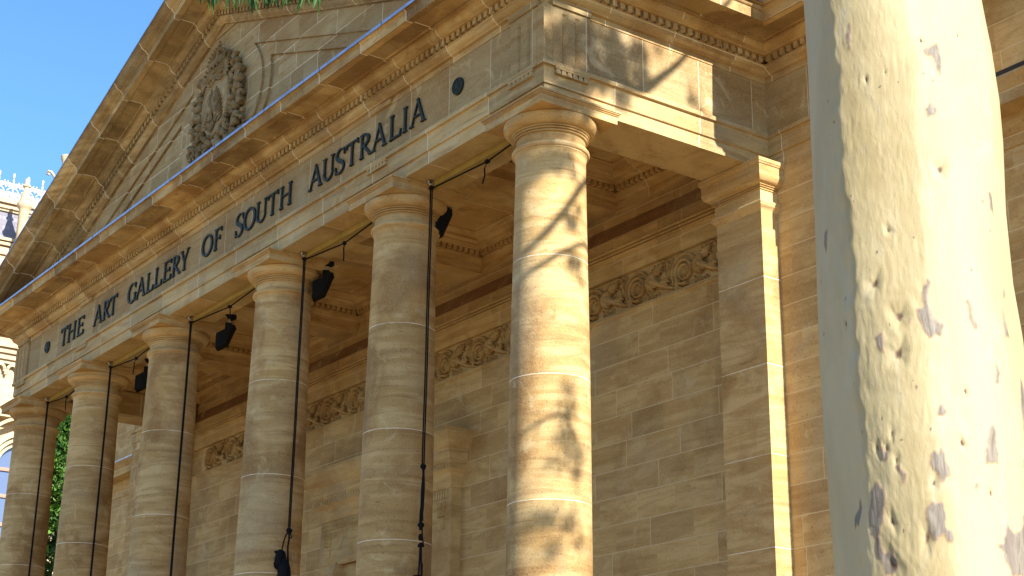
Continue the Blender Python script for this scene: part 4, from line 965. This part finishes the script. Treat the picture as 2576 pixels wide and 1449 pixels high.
# limbs and foliage; the sun rays that reach the portico pass through this part of the crown
g = G('gum_leaf'); f = g.noise(g.pos, 6, 3)
c = g.mix(g.ramp(f, .35, .65), (.007, .024, .005), (.032, .080, .013)); m_ = g.done(c, .55, None, 0, .25)
tr = g.n.new('ShaderNodeBsdfTranslucent'); tr.inputs[0].default_value = (.10, .28, .02, 1); mx = g.n.new('ShaderNodeMixShader'); mx.inputs[0].default_value = .16
g.l.new(g.b.outputs[0], mx.inputs[1]); g.l.new(tr.outputs[0], mx.inputs[2]); g.l.new(mx.outputs[0], g.out.inputs[0]); M_LEAF = m_
lv = MB(); lb = MB()
def gumleaf(mb, p, L=.13, Wd=.011, yaw=None, droop=.25):
    yaw = random.uniform(0, 2*pi) if yaw is None else yaw
    d0 = Vector((cos(yaw)*droop, sin(yaw)*droop, -1)).normalized(); side = Vector((-sin(yaw), cos(yaw), 0))
    tw = random.uniform(0, pi); side = (side*cos(tw)+d0.cross(side)*sin(tw)).normalized(); bend = Vector((cos(yaw+1), sin(yaw+1), 0))*random.uniform(-.25, .25)
    vs = []; n = 6
    for i in range(n+1):
        t = i/n; c_ = Vector(p)+d0*L*t+bend*L*t*t; ww = Wd*(sin(pi*(t**.8))*.95+.05*(1-t)); nn = d0.cross(side)*Wd*.25*sin(pi*t)
        vs += [c_-side*ww, c_+nn, c_+side*ww]
    fs = []
    for i in range(n): fs += [(3*i, 3*i+1, 3*i+4, 3*i+3), (3*i+1, 3*i+2, 3*i+5, 3*i+4)]
    mb.add(vs, fs)
def cluster(c_, r, n, L=.14, Wd=.015):
    c_ = Vector(c_)
    for _ in range(n):
        d = Vector((random.gauss(0, 1), random.gauss(0, 1), random.gauss(0, 1)*.8)); d = d.normalized()*r*random.random()**.45
        gumleaf(lv, c_+d+Vector((0, 0, L*.5)), L*random.uniform(.7, 1.2), Wd*random.uniform(.8, 1.2))
def limb(pts, r0, r1): 
    P = [Vector(p) for p in pts]; out = []
    for i in range(len(P)-1):
        for j in range(5):
            t = j/5; A = P[max(i-1, 0)]; B_ = P[i]; C_ = P[i+1]; D_ = P[min(i+2, len(P)-1)]
            out.append(.5*((2*B_)+(-A+C_)*t+(2*A-5*B_+4*C_-D_)*t*t+(-A+3*B_-3*C_+D_)*t**3))
    out.append(P[-1]); lb.tube(out, r0, 9, r1)
XO = 10.0
def sh(y, z, dx=0): return (XO+dx, y+dx*math.tan(SUN_AZ), Z(z)+dx*math.tan(SUN_EL))
limb([(TX, TY, 10.6), (TX+.1, TY+.9, 12.2), (TX+.2, TY+2.6, 13.9), (XO+.1, -.9, Z(13.3)), (XO, -.1, Z(13.9)), (XO, .8, Z(14.45)), sh(1.25, 14.35), sh(1.7, 14.72), sh(2.1, 15.12), sh(2.7, 15.9)], .20, .022)
limb([(TX, TY, 10.6), (TX-.4, TY-.8, 12.5), (TX-1.2, TY-2.0, 14.5), (TX-1.8, TY-3.0, 16.5)], .3, .1)
limb([(TX, TY, 10.6), (TX+.6, TY+.2, 13.0), (TX+1.0, TY+.8, 16.0), (TX+.8, TY+1.4, 19.0)], .34, .12)
limb([(XO+.1, -.9, Z(13.3)), sh(-.62, 12.2), sh(-.31, 12.02), sh(.0, 12.32), sh(.37, 12.84), sh(.9, 13.4)], .065, .045)
limb([sh(-.62, 12.2), sh(-.34, 11.72), sh(.0, 11.8), sh(.43, 12.03), sh(.75, 12.0)], .045, .03)
limb([sh(-.62, 12.2), sh(-.75, 11.0), sh(-.5, 9.8), sh(.0, 9.7), sh(.25, 9.2)], .04, .014)
limb([sh(-.75, 11.0), sh(-.8, 9.4), sh(-.4, 8.6), sh(.1, 8.3)], .03, .012)
for (y, z, r, n) in [(-.38, 15.2, .30, 420), (-.05, 15.22, .16, 120), (-.05, 14.6, .34, 640), (.32, 14.72, .28, 480), (-.3, 14.2, .34, 420), (.25, 14.12, .28, 380), (.80, 14.98, .26, 420), (1.0, 14.62, .28, 420), (1.28, 14.92, .20, 260), (.62, 14.58, .22, 260), (.98, 14.2, .19, 160), (.45, 15.12, .12, 70), (.62, 14.25, .16, 120), (.40, 14.95, .20, 200), (.50, 14.42, .20, 200), (1.35, 14.62, .16, 140), (.15, 14.9, .20, 200),
                     (-.28, 13.6, .34, 480), (.1, 13.6, .28, 380), (-.25, 13.1, .25, 320), (.02, 13.05, .20, 200), (.30, 13.75, .22, 200), (.17, 12.85, .09, 20), (.14, 12.18, .12, 90), (.24, 12.4, .09, 30), (.17, 11.68, .15, 90), (.25, 11.45, .07, 10),
                     (.10, 10.05, .14, 50), (.04, 9.78, .17, 80), (-.0, 9.45, .19, 90), (.20, 9.25, .18, 80), (-.08, 9.12, .14, 45), (.16, 8.95, .14, 45), (-.2, 8.5, .20, 110), (.08, 8.50, .17, 70), (-.15, 8.15, .16, 60), (.22, 8.2, .12, 30), (2.25, 14.52, .12, 40), (2.42, 14.35, .06, 10), (1.62, 15.08, .09, 20), (2.02, 15.5, .10, 24), (2.3, 15.55, .07, 16), (2.18, 14.75, .07, 10),
                     (-.9, 13.0, .4, 160), (-1.0, 11.6, .4, 140), (-1.0, 10.2, .35, 110)]:
    k_ = 5 if n > 200 else 3
    for q_ in range(k_):
        cluster(sh(y+random.uniform(-.04, .04), z+random.uniform(-.04, .04), 2.0+q_*6.5/(k_-1)+random.uniform(0, .8)), r, int(n*.9/k_))
for i in range(60):                                    # the rest of the crown, above the frame
    t = random.random(); an = random.uniform(0, 2*pi); rr = 4.2*math.sqrt(random.random())
    cluster((TX-.5+rr*cos(an), min(TY-.6+rr*sin(an), -2.2), 15.5+4.5*random.random()), .55, 55, .16, .016)
    if i % 3 == 0: limb([(TX+.2, TY+.3, 13.5), (TX+rr*.5*cos(an), TY+rr*.5*sin(an), 15.0), (TX+rr*cos(an), min(TY+rr*sin(an), -2.2), 17)], .05, .012)
# the spray that hangs into the top of the picture
def atdir(az, el_tan, d): return Vector((cam.matrix_world.translation.x-d*sin(rad(az)), cam.matrix_world.translation.y+d*cos(rad(az)), EYE+d*el_tan))
limb([(TX, TY, 10.4), (TX-1.5, TY-1.6, 9.6), atdir(62, .80, 8.3), atdir(65, .72, 8.2), atdir(68, .66, 8.1)], .07, .008)
BOT = [(0, .52), (.08, .57), (.16, .535), (.2, .545), (.35, .55), (.45, .575), (.6, .57), (.8, .565), (.92, .57), (1, .56)]
for i in range(105):
    u = (i+random.random())/105; az = 67.35-(67.35-62.45)*u
    tip = .5455-.0021*(az-65)+random.choice([-.010, -.008, -.006, -.005, -.003, -.002, -.000])
    if u < .04: tip += .004
    d = 8.2+random.uniform(-.35, .35); L = random.uniform(.14, .24)
    pt = atdir(az+random.uniform(-.05, .05), tip, d)+Vector((0, 0, L*.97))
    gumleaf(lv, pt, L, random.uniform(.009, .016), None, .18)
    lb.tube([pt, pt+Vector((0, 0, random.uniform(.1, .25)))], .0025, 4)
for i in range(40):
    az = random.uniform(62.3, 67.5); gumleaf(lv, atdir(az, .585+random.random()*.05, 8.2+random.uniform(-.4, .4)), .15, .012, None, .3)
lb.build('limbs', M_BARK, T, 60)
lv.build('crown', M_LEAF, T, 0)

# ================================================================ neighbours at the left
XB = -45.0
Ub = empty('gothic_building', (XB-4, 8, 0), 'pale sunlit stone building with arched window, slate roof and iron cresting at the left edge', 'building')
mb = MB(); mb.box(XB-12, XB, -6, 7.2, 0, Z(21.0)); 
ycw, rw = 8.45, .98
# wall with an arched opening, as strips
def ring_arch(mb, r0, r1, x0, x1, cy, cz, n=24, t0=0, t1=pi):
    rs = []
    for i in range(n+1):
        t = t0+(t1-t0)*i/n
        rs.append([(x0, cy+r0*cos(t), cz+r0*sin(t)), (x1, cy+r0*cos(t), cz+r0*sin(t)), (x1, cy+r1*cos(t), cz+r1*sin(t)), (x0, cy+r1*cos(t), cz+r1*sin(t))])
    mb.rings(rs)
mb.box(XB-12, XB, 9.7, 20, 0, Z(21.0)); mb.box(XB-12, XB-.6, 7.2, 9.7, 0, Z(21)); mb.box(XB-.6, XB, 7.2, 9.7, Z(14.9), Z(21))
mb.build('wall', M_UNI, Ub, 0)
mb = MB()
for r0, r1, xo in ((1.30, 1.52, -.02), (1.12, 1.32, -.16), (.96, 1.14, -.32)): ring_arch(mb, r0, r1, XB-.6, XB+xo+.04, ycw, Z(12.95))
ring_arch(mb, 1.78, 1.90, XB-.1, XB+.14, ycw, Z(13.1)); 
mb.build('arch_moulding', M_UNI, Ub, 30)
mb = MB(); mb.box(XB-.55, XB-.5, 7.3, 9.6, Z(4), Z(14.2)); w_ = mb.build('window', M_GLASS, Ub, 0)
mb = MB()
for z_ in (12.93, 11.9, 10.8, 9.7, 8.6): mb.box(XB-.5, XB-.42, 7.25, 9.65, Z(z_-.06), Z(z_+.07))
mb.box(XB-.5, XB-.44, 8.41, 8.49, Z(4), Z(14))
f_ = mb.build('window_bar', M_REDW, None, 0); f_.parent = w_
mb = MB(); mb.box(XB-.02, XB+.42, -6, 20, Z(17.30), Z(17.48)); mb.box(XB-.02, XB+.55, -6, 20, Z(17.50), Z(17.66)); mb.box(XB-.02, XB+.30, -6, 20, Z(17.08), Z(17.28)); mb.box(XB-.02, XB+.45, -6, 20, Z(18.4), Z(18.52))
y_ = 5.0
while y_ < 12:
    ring_arch(mb, .13, .24, XB, XB+.2, y_, Z(16.72), 10); mb.box(XB, XB+.2, y_+.14, y_+.36, Z(16.62), Z(16.74)); mb.box(XB, XB+.198, y_+.20, y_+.30, Z(16.5), Z(16.62)); mb.box(XB, XB+.19, y_-.0, y_+.5, Z(16.94), Z(17.08)); y_ += .5
mb.build('corbel_course', M_UNI, Ub, 25)
mb = MB(); mb.add([(XB+.0, -6, Z(20.8)), (XB+.0, 20, Z(20.8)), (XB-.75, 20, Z(23.5)), (XB-.75, -6, Z(23.5)), (XB-9, -6, Z(20.8)), (XB-9, 20, Z(20.8)), (XB-6, 20, Z(23.5)), (XB-6, -6, Z(23.5))], [(0,1,2,3), (3,2,6,7), (7,6,5,4), (0,3,7,4), (1,5,6,2)])
rf = mb.build('roof', M_SLATE, Ub, 0)
mb = MB(); mb.box(XB-1.1, XB-.55, -6, 20, Z(23.55), Z(23.72)); mb.box(XB-1.0, XB-.42, -6, 20, Z(23.74), Z(23.98)); mb.box(XB-1.0, XB-.64, -6, 20, Z(23.45), Z(23.56))
o = mb.build('ridge_moulding', M_UNI, None, 0); o.parent = rf
mb = MB()                                              # gable parapet below the pinnacle
for (ya, za, yb, zb_) in ((3.0, 21.9, 6.85, 21.93), (6.85, 21.93, 9.5, 24.6)):
    for o_, h_, x_ in ((0, .12, .50), (.17, .12, .42), (.34, .30, .30)):
        mb.add([(XB, ya, Z(za-o_)), (XB, yb, Z(zb_-o_)), (XB+x_, yb, Z(zb_-o_)), (XB+x_, ya, Z(za-o_)), (XB, ya, Z(za-o_-h_)), (XB, yb, Z(zb_-o_-h_)), (XB+x_, yb, Z(zb_-o_-h_)), (XB+x_, ya, Z(za-o_-h_))], [(0,1,2,3), (7,6,5,4), (0,4,5,1), (1,5,6,2), (2,6,7,3), (3,7,4,0)])
mb.add([(XB-.5, 3, Z(20)), (XB-.5, 9.5, Z(20)), (XB-.5, 9.5, Z(24.4)), (XB-.5, 6.85, Z(21.75)), (XB-.5, 3, Z(21.7)), (XB+.2, 3, Z(20)), (XB+.2, 9.5, Z(20)), (XB+.2, 9.5, Z(24.4)), (XB+.2, 6.85, Z(21.75)), (XB+.2, 3, Z(21.7))], [(0,1,2,3,4), (9,8,7,6,5), (3,2,7,8), (4,3,8,9)])
mb.build('gable', M_UNI, Ub, 0)
mb = MB(); py = 6.42
mb.lathe([(.20, Z(21.0)), (.20, Z(23.0)), (.22, Z(23.05)), (.28, Z(23.12)), (.30, Z(23.2)), (.30, Z(23.28)), (.25, Z(23.33)), (.235, Z(23.38)), (.10, Z(23.93)), (.10, Z(23.97)), (.15, Z(24.0)), (.16, Z(24.05)), (.13, Z(24.10)), (.095, Z(24.12)), (.10, Z(24.30)), (.07, Z(24.36)), (.0, Z(24.38))], XB+1.0, py+.55, 24)
mb.build('pinnacle', M_UNI, Ub, 35)
mb = MB(); mb.lathe([(.16, Z(24)), (.15, Z(26.0)), (.17, Z(26.2)), (.22, Z(26.35)), (.24, Z(26.45)), (.18, Z(26.5)), (.0, Z(26.5))], XB-.7, 9.0, 16)
mb.tube([(XB-.7, 8.85, Z(25.0)), (XB-.7, 8.62, Z(25.4)), (XB-.7, 8.42, Z(25.62)), (XB-.7, 8.28, Z(25.62)), (XB-.7, 8.27, Z(25.5)), (XB-.7, 8.36, Z(25.48))], .06, 8)
mb.build('finial', M_UNI, Ub, 40)
mb = MB(); xcr = XB-.72; y_ = 3.36-.02
def yt(pts, r): mb.tube([(xcr, yy, z_) for yy, z_ in pts], r, 5)
k = 0
while y_ < 10.5:
    k += 1
    mb.tube([(xcr, y_, Z(23.95)), (xcr, y_, Z(24.85))], .03, 6); mb.lathe([(.03, Z(24.78)), (.045, Z(24.82)), (.03, Z(24.87)), (.02, Z(24.93)), (.065, Z(24.95)), (.03, Z(24.98)), (.03, Z(25.02)), (.05, Z(25.08)), (.045, Z(25.13)), (.0, Z(25.17))], xcr, y_, 8)
    c_ = y_+.3
    yt([(c_+.30*cos(t), Z(24.42)+.30*sin(t)) for t in [i*pi/9-.7 for i in range(14)]], .022); yt([(y_+.28*cos(t), Z(24.22)+.30*sin(t)) for t in [i*pi/9-.6 for i in range(14)]], .022)
    for sg in (-1, 1):
        yt([(c_+sg*(.17+(.11-.09*t)*cos(4.2*pi*t)), Z(24.62)+(.11-.09*t)*sin(4.2*pi*t)) for t in [i/18 for i in range(19)]], .02)
        yt([(y_+sg*(.14+(.12-.10*t)*cos(4.2*pi*t+1)), Z(24.22)+(.12-.10*t)*sin(4.2*pi*t+1)) for t in [i/18 for i in range(19)]], .02)
        yt([(c_, Z(24.52)), (c_+sg*.04, Z(24.66)), (c_+sg*.09, Z(24.76)), (c_+sg*.05, Z(24.80))], .025)
    y_ += .6
mb.tube([(xcr, 2.5, Z(24.08)), (xcr, 10.6, Z(24.08))], .025, 6); mb.tube([(xcr, 2.5, Z(24.0)), (xcr, 10.6, Z(24.0))], .02, 6)
cr_ = mb.build('iron_cresting', M_IRON, None, 50); cr_.parent = rf

# conifer between the last two columns
g = G('conifer_leaf'); f = g.noise(g.pos, 3, 4); c = g.mix(g.ramp(f, .35, .65), (.025, .08, .013), (.11, .23, .035)); M_CON = g.done(c, .6)
tx, ty = -31.5, 5.15
CT = empty('conifer_tree', (tx, ty, 0), 'dense bright green conifer behind the farthest two columns', 'tree')
mb = MB(); mb.tube([(tx, ty, 0), (tx, ty, 9)], .18, 10, .03); mb.build('trunk', plain('brown_bark', (.12, .07, .04), .9), CT, 60)
mb = MB()
for i in range(210):
    z = 1+12.6*random.random(); r = 1.25*(1-(z/14.2)**2.6)+.1; an = random.uniform(0, 2*pi); q_ = Vector((tx+r*cos(an)*.9, ty+r*sin(an)*.9, z)); cr = random.uniform(.26, .46)
    for j in range(75):
        d = Vector((random.gauss(0, 1), random.gauss(0, 1), random.gauss(0, 1)+.3)).normalized(); o_ = q_+d*cr*random.uniform(.7, 1); s_ = random.uniform(.05, .09)
        t1 = d.cross(Vector((random.random(), random.random(), random.random()))).normalized(); t2 = d*.8+t1.cross(d)*.5
        mb.add([o_-t1*s_*.5, o_+t1*s_*.5, o_+t2*s_*1.8], [(0, 1, 2)])
for i in range(6500):
    z = 1+12.3*random.random(); r = (1.0*(1-(z/14)**2.6)+.05)*random.random()**.3; an = random.uniform(0, 2*pi); o_ = Vector((tx+r*cos(an), ty+r*sin(an), z)); s_ = .15
    t1 = Vector((random.gauss(0,1), random.gauss(0,1), random.gauss(0,1))).normalized(); t2 = t1.cross(Vector((0,0,1))); mb.add([o_-t1*s_, o_+t1*s_, o_+t2*s_*1.5], [(0,1,2)])
mb.build('crown', M_CON, CT, 0)
